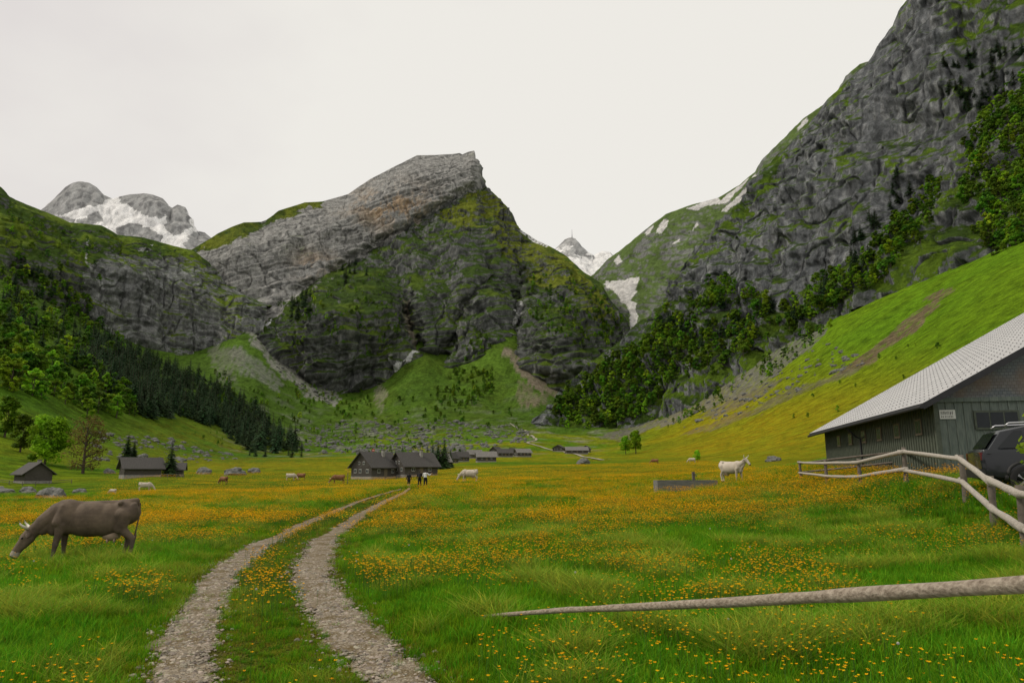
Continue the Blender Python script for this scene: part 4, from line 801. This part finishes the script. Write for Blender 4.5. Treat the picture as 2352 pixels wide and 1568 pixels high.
# ---------- chalets
HWALL=pmat("chalet_wood",(.045,.038,.032),.85,.4,2,.02,(1,1,6),(.10,.09,.08)); HROOF=pmat("chalet_roof",(.065,.06,.056),.85,.35,1.5,.05,(3,3,3)); HROOF2=pmat("chalet_roof_light",(.16,.15,.14),.85,.3,1.5,.05); HST=pmat("stone_base",(.26,.25,.23),.9,.3,2,.04)
def house(q,D,rot,w,d,ev,rg,label,roofm=HROOF,wins=True,chim=True,name="chalet",h_off=0,ovh=.7):
    x=(q-CX)/F*D; z=gz1(x,D)+h_off; e=new(name,None,loc=(x,D,z),rotz=math.radians(rot)); meta(e,label,"house")
    A=MB(); hw=w/2;hd=d/2
    A.box((-hw-.05,-hd-.05,-1.5),(hw+.05,hd+.05,.5),HST)
    for s in (-1,1):
        A.add([(-hw,s*hd,.5),(hw,s*hd,.5),(hw,s*hd,ev),(0,s*hd,rg),(-hw,s*hd,ev)],[(0,1,2,3,4)],HWALL); A.add([(s*hw,-hd,.5),(s*hw,hd,.5),(s*hw,hd,ev),(s*hw,-hd,ev)],[(0,1,2,3)],HWALL)
    for k in range(int((ev-.5)/.3)):
        zz=.6+k*.3; A.box((-hw-.03,-hd-.04,zz),(hw+.03,-hd-.005,zz+.24),HWALL)
    A.obj("wall",e)
    A=MB(); sl=(rg-ev)/hw; th=.18
    for s in (-1,1):
        xa=s*(hw+ovh); za=ev-ovh*sl+.05; zb=rg+.05
        vs=[(xa,-hd-ovh,za),(xa,hd+ovh,za),(0,hd+ovh,zb),(0,-hd-ovh,zb)]; v2=[(a,b,c+th) for a,b,c in vs]
        A.add(vs+v2,[(0,1,2,3),(4,5,6,7),(0,1,5,4),(0,3,7,4),(1,2,6,5)],roofm)
    rf=A.obj("roof",e)
    if chim: A=MB(); A.box((.8,hd*.2,rg-1),(1.5,hd*.2+.6,rg+.7),HST); A.box((.7,hd*.2-.1,rg+.7),(1.6,hd*.2+.7,rg+.8),HROOF); A.obj("chimney",rf)
    if wins:
        def win(a,b,zz,fr,W=.9,Hh=.85):
            A=MB()
            if fr: A.box((a-W/2,-hd-.09,zz),(a+W/2,-hd-.045,zz+Hh),WFR); [A.box((a+sx*W*.24-W*.2,-hd-.1,zz+.08),(a+sx*W*.24+W*.2,-hd-.0925,zz+Hh-.08),GLS) for sx in (-1,1)]
            else: A.box((hw+.01,b-W/2,zz),(hw+.06,b+W/2,zz+Hh),WFR); [A.box((hw+.0625,b+sx*W*.24-W*.2,zz+.08),(hw+.07,b+sx*W*.24+W*.2,zz+Hh-.08),GLS) for sx in (-1,1)]
            A.obj("window",e)
        for a in (-hw*.6,-hw*.1,hw*.6): win(a,0,1.3,True)
        if rg>5: win(-.8,0,ev+.3,True,.7,.7); win(.8,0,ev+.3,True,.7,.7)
        for b in (-hd*.5,hd*.5): win(0,b,1.3,False)
        A=MB(); A.box((hw+.01,-.5,.3),(hw+.07,.45,2.2),FRM); A.obj("door",e)
    return e
house(868,165,-38,7.2,8.5,2.9,6.0,"dark weathered timber chalet with white-framed windows and gable")
house(955,168,-52,7.0,9.0,2.7,5.6,"dark timber chalet with long shingle roof beside another")
house(338,158,-50,5.2,7.5,2.2,4.2,"low dark wooden hut beside a spruce",wins=False,chim=False,name="wooden_hut")
house(415,163,-70,3.6,3.6,1.8,3.0,"tiny dark wooden shed behind a spruce",wins=False,chim=False,name="wooden_shed")
house(97,150,50,5.0,7.2,2.2,4.2,"low dark wooden hut with stone base and chimney",chim=True,name="wooden_hut",wins=False)
for q,D,r_,w,d_,rm,lab in ((1012,240,-60,5,6,HROOF2,"small timber hut with pale roof"),(1117,330,-80,6,9,HROOF2,"low stone and timber farmhouse with grey roof"),(1158,420,-70,6,9,HROOF,"dark timber alpine hut in the hamlet"),(1178,440,-35,5,6,HROOF,"small dark alpine hut with steep gable"),(1200,430,-70,7,9,HROOF2,"grey roofed alpine hut in the hamlet"),(1283,520,-20,8,7,HROOF,"pale walled alpine house with dark gable"),(1322,480,-85,7,15,HROOF2,"long low stone alpine barn with grey roof"),(1062,350,-60,5,6,HROOF,"small dark hut among boulders"),(1345,500,-20,5,5,HROOF,"small alpine hut next to a long barn"),(1040,330,-30,4,5,HROOF,"small wooden shed among boulders"),(1140,460,-30,5,7,HROOF,"small dark gabled hut in the hamlet"),(1090,400,-75,5,8,HROOF2,"low grey roofed hut among boulders")):
    house(q,D,r_,w,d_,2.6,4.8,lab,rm,wins=True,chim=False,name="alpine_hut")
RED=pmat("flag_red",(.5,.03,.02),.7,.1); A=MB(); A.tube([(0,0,0),(0,0,6.9)],[.04,.03],POST,6); fx_=new("flagpole",A.mesh("flagpole"),loc=tuple(gpt(858,160,0))); meta(fx_,"slim flagpole with small red flag bearing a white cross","flag")
A=MB(); 
for i in range(6): A.add([(i*.1,.03*math.sin(i),6.3),((i+1)*.1,.03*math.sin(i+1),6.3),((i+1)*.1,.03*math.sin(i+1),6.85),(i*.1,.03*math.sin(i),6.85)],[(0,1,2,3)],RED)
A.box((.25,-.05,6.42),(.35,-.04,6.72),WFR); A.box((.15,-.049,6.52),(.45,-.041,6.62),WFR); A.obj("flag",fx_)
A=MB(); A.tube([(0,0,-.1),(0,0,2.8)],[.06,.05],POST,8); so_=A.obj("signpost",loc=tuple(gpt(806,120,0))); meta(so_,"wooden signpost with small yellow direction boards","signpost"); A=MB(); YS=pmat("yellow_board",(.6,.4,.03)); A.box((-.5,-.08,2.3),(.1,-.05,2.5),YS); A.box((-.1,-.08,2.0),(.5,-.05,2.2),YS); A.obj("board",so_)
def lowfence(qs,label,h=.9):
    e=new("wooden_fence",None); meta(e,label,"fence")
    for i,(q,D) in enumerate(qs): log([gpt(q,D,-.1),gpt(q,D,h)],.07,.06,"post",e,POST,0,False,6)
    for hh in (h*.5,h*.9):
        log([gpt(q,D,hh) for q,D in qs],.05,.05,"rail",e,POST,.01,False,6)
lowfence([(20,140),(45,138),(75,136),(105,136),(135,138),(185,145)],"low wooden fence in front of a dark hut")
lowfence([(890,140),(915,142),(940,144),(965,146),(990,150)],"low wooden fence beside the timber chalets")
lowfence([(385,150),(400,149),(420,150),(436,152)],"low wooden fence beside a spruce")
# ---------- water trough
TRW=pmat("trough_wood",(.17,.17,.155),.85,.3,2,.01,(1,6,6)); x,D=(1566-CX)/F*45,45; tz=gz1(x,D)+.12
tr=new("water_trough",None,loc=(x,D,tz),rotz=.12); meta(tr,"long grey wooden water trough in the flowering meadow","trough")
A=MB(); L_=2.0; A.box((-L_,-.4,-.15),(L_,-.3,.62),TRW); A.box((-L_,.3,-.15),(L_,.4,.62),TRW); A.box((-L_,-.3,-.15),(-L_+.1,.3,.62),TRW); A.box((L_-.1,-.3,-.15),(L_,.3,.62),TRW); A.box((-L_+.1,-.3,.02),(L_-.1,.3,.12),TRW); A.obj("basin",tr)
A=MB(); A.box((-L_+.1,-.3,.12),(L_-.1,.3,.5),GLS); A.obj("water",tr)
A=MB(); A.box((.68,.42,-.15),(.84,.56,1.15),POST); A.obj("post",tr); A=MB(); A.tube([(.76,.42,.98),(.76,.1,.98),(.76,.0,.85)],[.025]*3,TRIM,8); A.obj("spout",tr)
# ---------- organic builder
def organic(name,parts,vox,mats,smooth=8,parent=None,facemat=None):
    A=MB(); m_=mats[0]
    for p in parts:
        if p[0]=='e':
            _,c_,r_=p[:3]; rot=p[3] if len(p)>3 else 0
            B=MB(); B.sph((0,0,0),r_,m_,20,14); Mt=Matrix.Translation(c_)@Matrix.Rotation(rot,4,'Y'); A.add([Mt@Vector(v) for v in B.v],B.f,m_)
        else:
            _,a,ra,b_,rb=p; n=8; a=Vector(a);b_=Vector(b_); A.tube([a.lerp(b_,k/n) for k in range(n+1)],[ra+(rb-ra)*k/n for k in range(n+1)],m_,16); A.sph(a,ra,m_,16,10); A.sph(b_,rb,m_,16,10)
    me=A.mesh(name); o=bpy.data.objects.new(name,me); SC.objects.link(o)
    md=o.modifiers.new("r",'REMESH'); md.mode='VOXEL'; md.voxel_size=vox; ms=o.modifiers.new("s",'SMOOTH'); ms.iterations=smooth; ms.factor=.5
    dg=bpy.context.evaluated_depsgraph_get(); dg.update(); nm=bpy.data.meshes.new_from_object(o.evaluated_get(dg)); bpy.data.objects.remove(o)
    nm.materials.clear(); [nm.materials.append(x_) for x_ in mats]; nm.name=name
    for p in nm.polygons:
        p.use_smooth=True
        if facemat: p.material_index=facemat(p.center)
    return nm
def coatmat(name,c1,c2): return pmat(name,c1,.8,.2,2.6,.01,(1,1,1),c2)
CB=coatmat("coat_greybrown",(.065,.047,.033),(.17,.125,.088)); CP=coatmat("coat_pale",(.40,.34,.27),(.54,.48,.40)); CBR=coatmat("coat_brown",(.16,.07,.03),(.25,.12,.055)); CD=coatmat("coat_dark_leg",(.06,.045,.034),(.13,.10,.075)); MUZ=pmat("muzzle_pale",(.34,.30,.25),.8,.1); NOSE=pmat("nose_black",(.015,.013,.012),.4,.1); HRN=pmat("horn",(.62,.57,.47),.5,.2,8); UD=pmat("udder_skin",(.45,.32,.25),.7,.15,5); EYE=pmat("eye_black",(.005,.005,.005),.15,.1)
def cow_meshes(graze,coat):
    B=[('e',(.48,0,.98),(.38,.27,.39)),('e',(.0,0,.92),(.60,.34,.39)),('e',(-.30,0,.90),(.42,.33,.38)),('e',(-.62,0,1.04),(.36,.26,.29)),
       ('c',(.58,0,1.26),.10,(.2,0,1.24),.08),('c',(.2,0,1.24),.08,(-.5,0,1.26),.075),('c',(-.5,0,1.26),.08,(-.86,0,1.30),.075),('c',(-.56,.20,1.27),.055,(-.56,-.20,1.27),.055),('c',(-.84,.13,1.22),.06,(-.84,-.13,1.22),.06),('e',(-.80,.13,1.06),(.14,.12,.20)),('e',(-.80,-.13,1.06),(.14,.12,.20)),
       ('c',(.56,.16,1.20),.07,(.62,.22,.88),.11),('c',(.56,-.16,1.20),.07,(.62,-.22,.88),.11),('e',(.72,0,.80),(.14,.15,.22))]
    fo=[.10,-.05]; ho=[-.06,.10]
    for k,s in enumerate((1,-1)):
        yy=.18*s; f=fo[k]; B+=[('c',(.56,yy,.82),.12,(.54+f*.4,yy,.62),.085),('c',(.54+f*.4,yy,.62),.08,(.55+f*.7,yy,.42),.06),('c',(.55+f*.7,yy,.42),.064,(.55+f*.7,yy,.38),.06),('c',(.55+f*.7,yy,.38),.052,(.55+f,yy,.14),.04),('c',(.55+f,yy,.13),.044,(.58+f,yy,.05),.06)]
        h=ho[k]; B+=[('c',(-.64,yy,1.0),.19,(-.58+h*.3,yy*1.05,.72),.135),('c',(-.58+h*.3,yy*1.05,.72),.115,(-.82+h*.7,yy,.48),.062),('c',(-.83+h*.7,yy,.49),.062,(-.79+h,yy,.16),.043),('c',(-.79+h,yy,.14),.046,(-.76+h,yy,.05),.06)]
    if graze:
        B+=[('c',(.66,0,1.08),.22,(.92,0,.88),.165),('c',(.68,0,.88),.17,(.92,0,.72),.12),('c',(.92,0,.86),.165,(1.12,0,.66),.13),('c',(1.12,0,.65),.14,(1.20,0,.54),.135),('c',(1.20,0,.54),.125,(1.32,0,.34),.095),('c',(1.32,0,.34),.095,(1.38,0,.22),.088),('e',(1.38,0,.20),(.09,.10,.08)),('c',(1.12,.08,.70),.06,(1.12,-.08,.70),.06),('c',(1.12,.08,.53),.075,(1.24,.05,.36),.055),('c',(1.12,-.08,.53),.075,(1.24,-.05,.36),.055)]
        hd=Vector((1.15,0,.67)); fw=Vector((.47,0,-.88)).normalized()
    else:
        B+=[('c',(.70,0,1.12),.22,(.98,0,1.28),.15),('c',(.98,0,1.28),.15,(1.14,0,1.40),.12),('c',(.78,0,.9),.12,(1.02,0,1.15),.08),('c',(1.16,0,1.42),.125,(1.30,0,1.30),.095),('c',(1.30,0,1.30),.085,(1.44,0,1.16),.07),('e',(1.46,0,1.13),(.075,.085,.07)),('c',(1.12,.08,1.48),.05,(1.12,-.08,1.48),.05)]
        hd=Vector((1.14,0,1.45)); fw=Vector((.75,0,-.66)).normalized()
    mz=Vector((1.38,0,.20)) if graze else Vector((1.46,0,1.13))
    def fm(c_):
        dd=(c_-mz).length
        if dd<.12: return 3 if (c_-mz).dot(fw)>.035 else 2
        if c_.z<.075: return 3
        if coat is CB and c_.z<.46 and c_.x<.9: return 1
        return 0
    body=organic("body",B,.018,[coat,CD,MUZ,NOSE],4,None,fm)
    up=Vector((0,1,0)).cross(fw); up=-up if (up.x<0 and graze) or (up.z<0 and not graze) else up
    back=-fw; parts=[]
    for s in (1,-1):
        A=MB(); b0=hd+Vector((0,.06*s,0))+back*.05+up*.06
        A.tube([b0,b0+Vector((0,.09*s,0))+up*.05+back*.02,b0+Vector((0,.15*s,0))+up*.11+back*.03,b0+Vector((0,.16*s,0))+up*.17+back*.05,b0+Vector((0,.14*s,0))+up*.21+back*.09],[.036,.032,.026,.017,.005],HRN,8); parts.append(("horn",A.mesh("horn",True)))
        A=MB(); e0=hd+Vector((0,.11*s,0))-up*.02-back*.0; ctr=[e0,e0+Vector((0,.08*s,-.02)),e0+Vector((0,.16*s,-.06)),e0+Vector((0,.22*s,-.09))]; A.tube(ctr,[.02,.055,.045,.008],coat,8); parts.append(("ear",A.mesh("ear",True)))
        A=MB(); A.sph(hd+fw*.15+Vector((0,.115*s,0))+up*.04,.024,EYE,8,6); parts.append(("eye",A.mesh("eye",True)))
    A=MB(); A.sph((-.42,0,.60),(.22,.18,.17),UD,14,10)
    for a,b_ in ((.07,.09),(.07,-.09),(-.07,.09),(-.07,-.09)): A.tube([(-.42+a,b_,.48),(-.42+a,b_,.40)],[.024,.016],UD,6)
    parts.append(("udder",A.mesh("udder",True)))
    A=MB(); A.tube([(-.88,0,1.32),(-.935,.02,1.24),(-.945,.04,.95),(-.91,.05,.65),(-.90,.05,.50),(-.90,.05,.40)],[.035,.026,.016,.013,.032,.008],coat,8); parts.append(("tail",A.mesh("tail",True)))
    return [("body",body)]+parts
CM={(g_,k):cow_meshes(g_,c_) for g_,k,c_ in ((True,'g',CB),(False,'p',CP),(True,'p',CP),(True,'b',CBR))}
def cow(q,D,graze,kind,rot,label,s=1.,parts=True,dz=-.02):
    x=(q-CX)/F*D; e=new("cow",None,loc=(x,D,gz1(x,D)+dz),rotz=math.radians(rot)); e.scale=(s,s,s); meta(e,label,"cow","cows grazing in the valley")
    for n_,me in CM[(graze,kind)]:
        if parts or n_ in ("body","tail"): new(n_,me,e)
cow(240,15.3,True,'g',203,"grey-brown horned cow grazing with its head in the grass",.96,dz=.03)
cow(1672,48,False,'p',-58,"pale cream horned cow standing with head raised",1.06,dz=.1)
cow(1080,88,True,'p',172,"white cow grazing in the yellow flowers",1.15,dz=.1)
cow(785,118,True,'b',200,"brown and white cow grazing near the chalet",1.1,dz=.1)
cow(678,150,True,'p',10,"pale cow standing in the meadow",1.1,False); cow(700,152,True,'b',170,"brown cow grazing beside a pale one",1.1,False)
cow(527,120,True,'b',150,"dark brown cow grazing in the meadow",1.,False); cow(352,95,True,'p',20,"pale cow with head down in the grass",.9,False)
cow(280,85,True,'p',170,"pale calf lying low in the grass",.5,False); cow(1499,200,True,'b',175,"distant brown cow grazing",1.1,False); cow(1583,190,True,'p',175,"distant pale cow grazing",1.,False)
# ---------- people
SKIN=pmat("skin",(.45,.28,.2),.6,.08); HAIR=pmat("hair_dark",(.02,.014,.01),.6,.3,20); BLK=pmat("black_cloth",(.015,.015,.018),.9,.2); WSH=pmat("white_shirt",(.7,.7,.68),.8,.06); SHO=pmat("shoe",(.04,.035,.03),.7); BAG=pmat("backpack_cloth",(.02,.02,.022),.8)
def person(q,D,rot,label,top,trous,arm='down',pack=False,shorts=False,h=1.75,long=False):
    x=(q-CX)/F*D; e=new("person",None,loc=(x,D,gz1(x,D)),rotz=math.radians(rot)); k=h/1.75; e.scale=(k,k,k); meta(e,label,"person")
    L=[(0.09,.12),(-.09,-.14)]
    leg=[];tr=[]
    for sx,sy in L:
        kn=(sx*1.05,sy*.6+.05,.49); an=(sx*1.05,sy,.08)
        leg+=[('c',(sx,0,.90),.085,kn,.055),('c',kn,.052,an,.036),('c',an,.035,(sx*1.1,sy+.13,.04),.03)]
        tr+=[('c',(sx,0,.92),.10,kn,.072)]+([] if shorts else [('c',kn,.07,(an[0],an[1],.12),.058)])
    if arm=='out': ha=[((.19,0,1.42),(.40,-.02,1.25),(.55,.12,1.38)),((-.19,0,1.42),(-.27,.02,1.14),(-.20,.2,1.02))]
    else: ha=[((.19,0,1.42),(.26,-.04,1.14),(.25,.08,.90)),((-.19,0,1.42),(-.26,-.06,1.14),(-.25,-.08,.90))]
    B=list(leg)+[('e',(0,0,1.0),(.15,.10,.14)),('e',(0,0,1.2),(.14,.09,.2)),('e',(0,0,1.36),(.18,.10,.12)),('c',(0,0,1.42),.055,(0,.01,1.56),.052),('e',(0,.02,1.64),(.075,.095,.11)),('e',(0,.11,1.63),(.014,.02,.02)),('e',(0,.085,1.57),(.04,.03,.03)),('e',(.077,.01,1.63),(.012,.02,.03)),('e',(-.077,.01,1.63),(.012,.02,.03))]
    fing=MB()
    for s,el,wr in ha:
        B+=[('c',s,.052,el,.04),('c',el,.038,wr,.027)]; w=Vector(wr); d_=(w-Vector(el)).normalized(); sd=d_.cross(Vector((1,0,0))).normalized(); pl=d_.cross(sd)
        B+=[('c',w,.028,w+d_*.08,.034)]
        for i,l in enumerate((.065,.078,.073,.055)):
            r0=w+d_*.09+sd*(-.03+.02*i); fing.tube([r0,r0+d_*l*.5,r0+d_*l*.9+pl*.02],[.009,.008,.006],SKIN,6)
        r0=w+d_*.03+sd*-.03; fing.tube([r0,r0+d_*.035-sd*.03,r0+d_*.065-sd*.035],[.011,.010,.007],SKIN,6)
    body=organic("body",B,.016,[SKIN],4)
    bmm=bmesh.new(); bmm.from_mesh(body); bmm.from_mesh(fing.mesh("f",True)); bmm.to_mesh(body); bmm.free(); new("body",body,e)
    new("trousers",organic("trousers",tr+[('e',(0,0,.98),(.165,.12,.12))],.018,[trous],4),e)
    T=[('e',(0,0,1.08),(.165,.12,.12)),('e',(0,0,1.22),(.16,.115,.2)),('e',(0,0,1.37),(.195,.12,.12)),('c',(0,0,1.44),.07,(0,0,1.48),.062)]
    if long: T+=[('e',(0,0,.92),(.17,.13,.16))]
    for s,el,wr in ha: T+=[('c',s,.068,el,.055),('c',el,.053,tuple(Vector(el).lerp(Vector(wr),.85)),.04)]
    new("jacket" if top is BLK else "shirt",organic("top",T,.018,[top],4),e)
    new("hair",organic("hair",[('e',(0,-.015,1.67),(.088,.10,.105)),('e',(0,-.06,1.62),(.075,.06,.10))]+([('c',(0,-.08,1.6),.04,(0,-.1,1.45),.02)] if long else []),.014,[HAIR],3),e)
    for sx,sy in L:
        A=MB(); A.sph((sx*1.07,sy+.045,.055),(.05,.14,.055),SHO,12,8); A.obj("shoe",e,True)
    if pack:
        new("backpack",organic("backpack",[('e',(0,-.2,1.22),(.15,.11,.26)),('e',(0,-.29,1.12),(.11,.06,.12)),('c',(.1,-.1,1.42),.025,(.11,.1,1.36),.022),('c',(-.1,-.1,1.42),.025,(-.11,.1,1.36),.022)],.018,[BAG],4),e)
person(944,76,8,"hiker in black clothes with bare legs walking on track",BLK,BLK,shorts=True,h=1.66,long=True)
person(968,73,-5,"hiker in dark clothes carrying a black backpack",BLK,BLK,pack=True,h=1.8)
person(981,72,-12,"hiker in white shirt and dark trousers with bent arm",WSH,BLK,arm='out',h=1.8)
# ---------- car
PAINT=pmat("car_paint_dark",(.012,.014,.017),.25,.05); PAINT.node_tree.nodes["Principled BSDF"].inputs["Coat Weight"].default_value=.3
CGL=pmat("car_glass",(.008,.01,.012),.1,.1); CGL.node_tree.nodes["Principled BSDF"].inputs["Specular IOR Level"].default_value=.35
TY=pmat("tyre_rubber",(.015,.015,.015),.85,.1); RIM=pmat("rim_metal",(.3,.3,.32),.35,.05,metal=.8); CHR=pmat("rail_metal",(.5,.5,.52),.3,.05,metal=.7); TL=pmat("tail_light_red",(.10,.006,.006),.3,.1); HL=pmat("head_light",(.6,.6,.62),.1,.1); PLA=pmat("black_plastic",(.02,.02,.02),.6,.1)
def car(x,y,z,rot):
    e=new("parked_car",None,loc=(x,y,z),rotz=rot); meta(e,"dark grey estate car with silver roof rails beside the barn","car"); e.scale=(1.0,1.0,1.06)
    st=[(-2.2,.45,.62,.95,.72),(-2.12,.35,.60,1.02,.80),(-1.9,.3,.6,1.04,.86),(-1.2,.26,.6,1.03,.9),(0,.25,.6,1.0,.91),(1.0,.26,.6,.97,.9),(1.7,.3,.6,.90,.86),(2.05,.34,.6,.78,.78),(2.2,.42,.58,.68,.66)]
    V=[];Fc=[]
    for (xx,zb,zm,zt,hw) in st:
        prof=[(-hw*.86,zb),(-hw,zb+.1),(-hw*1.01,zm),(-hw*.985,zt-.1),(-hw*.93,zt),(0,zt+.03),(hw*.93,zt),(hw*.985,zt-.1),(hw*1.01,zm),(hw,zb+.1),(hw*.86,zb),(0,zb-.01)]
        V+=[(xx,a,b_) for a,b_ in prof]
    n=12
    for i in range(len(st)-1):
        for k in range(n): Fc.append((i*n+k,i*n+(k+1)%n,(i+1)*n+(k+1)%n,(i+1)*n+k))
    Fc.append(tuple(range(n))); Fc.append(tuple(reversed(range((len(st)-1)*n,len(st)*n))))
    A=MB(); A.add(V,Fc,PAINT)
    g_=[(-2.08,.98,1.0),(-1.72,1.46,.9),(-1.2,1.57,.96),(0,1.6,1),(.55,1.52,.97),(1.25,.97,1.0)]
    V=[];Fc=[]
    for xx,zt,k in g_:
        b0=.93; tw=.80-.16*(zt-.95)/.65
        V+=[(xx,-.83,b0),(xx,-tw,zt-.04),(xx,-tw+.1,zt),(xx,tw-.1,zt),(xx,tw,zt-.04),(xx,.83,b0)]
    for i in range(len(g_)-1):
        for k in range(5): Fc.append((i*6+k,i*6+k+1,(i+1)*6+k+1,(i+1)*6+k))
    A.add(V,Fc,PAINT); bo=A.obj("body",e,True); md=bo.modifiers.new("b",'BEVEL'); md.width=.03; md.segments=3; md.limit_method='ANGLE'
    for s in (-1,1):
        for (xa,xb,xc,xd) in ((-1.85,-1.3,-1.45,-1.28),(-1.2,-.25,-1.15,-.3),(-.15,.95,-.2,.5)):
            A=MB(); z0,z1=1.05,1.45; y0=.822*s+.012*s; y1=.70*s+.012*s
            A.add([(xa,y0,z0),(xb,y0,z0),(xd,y1,z1),(xc,y1,z1)],[(0,1,2,3)],CGL); A.obj("window",e)
        for xw in (-1.35,1.35):
            w=new("wheel",None,e,(xw,.80*s,.335)); A=MB(); 
            prof=[(.205,-.10),(.30,-.11),(.335,-.085),(.34,0),(.335,.085),(.30,.11),(.205,.10)]
            V=[];Fc=[];n=28
            for r_,o_ in prof: V+=[(r_*math.cos(6.2832*k/n),o_,r_*math.sin(6.2832*k/n)) for k in range(n)]
            for i in range(len(prof)-1):
                for k in range(n): Fc.append((i*n+k,i*n+(k+1)%n,(i+1)*n+(k+1)%n,(i+1)*n+k))
            A.add(V,Fc,TY); A.obj("tyre",w,True)
            A=MB(); A.tube([(0,.07*s,0),(0,.1*s,0)],[.06,.05],RIM,12)
            for k in range(5):
                a=k*1.2566; Mx=Matrix.Rotation(a,4,'Y'); A.box((.03,.075*s-.012,-.025),(.2,.075*s+.012,.025),RIM,Mx)
            A.tube([(0,-.08,0),(0,.085,0)],[.21,.21],PLA,24,False); A.tube([(0,.02*s,0),(0,.03*s,0)],[.2,.2],PLA,24); A.obj("rim",w)
            A=MB(); pts=[(xw+.40*math.cos(t),.86*s,.335+.40*math.sin(t)) for t in np.linspace(0,math.pi,14)]; A.tube(pts,[.045]*14,PLA,6); A.obj("wheel_arch",e,True)
        A=MB(); A.tube([(-1.6,.62*s,1.56),(-1.5,.62*s,1.63),(.3,.62*s,1.67),(.45,.62*s,1.59)],[.018]*4,CHR,8); A.obj("roof_rail",e,True)
        A=MB(); A.box((-2.2,.62*s-.12,.78),(-2.1,.62*s+.12,.96),TL); A.obj("tail_light",e)
        A=MB(); A.sph((2.05,.6*s,.66),(.14,.16,.08),HL); A.obj("head_light",e,True)
        A=MB(); A.sph((.75,.98*s,1.05),(.08,.12,.08),PAINT); A.obj("mirror",e,True)
        for xh in (-.4,.55):
            A=MB(); A.tube([(xh,.92*s,.88),(xh+.08,.945*s,.885),(xh+.18,.92*s,.88)],[.012]*3,CHR,6); A.obj("door_handle",e,True)
    A=MB(); A.add([(-2.07,-.66,1.06),(-2.07,.66,1.06),(-1.80,.58,1.42),(-1.80,-.58,1.42)],[(0,1,2,3)],CGL); A.obj("rear_window",e)
    A=MB(); A.add([(1.2,-.7,1.03),(1.2,.7,1.03),(.62,.6,1.5),(.62,-.6,1.5)],[(0,1,2,3)],CGL); A.obj("windscreen",e)
    A=MB(); A.box((-2.26,-.78,.38),(-2.12,.78,.58),PLA); A.box((2.1,-.76,.36),(2.24,.76,.52),PLA); A.obj("bumper",e)
cx_=(2285-CX)/F*16.6; ang=math.radians(-22); cxx=cx_+2.1*math.cos(ang)+.1; cyy=16.6+2.1*math.sin(ang)+1.0
car(cxx,cyy,gz1(cxx-1.2,cyy+.6)-.04,ang)
# sapling at the fence
t,cm=tree_mesh("sapling",2.3,.75,22,26,.045,(.14,.28,.02),.25,True,seed=61)
e=new("sapling",None,loc=(7.95,9.9,gz1(7.95,9.9)+.15)); meta(e,"small leafy sapling growing beside the fence","shrub"); new("trunk",t,e); new("crown",cm,e)
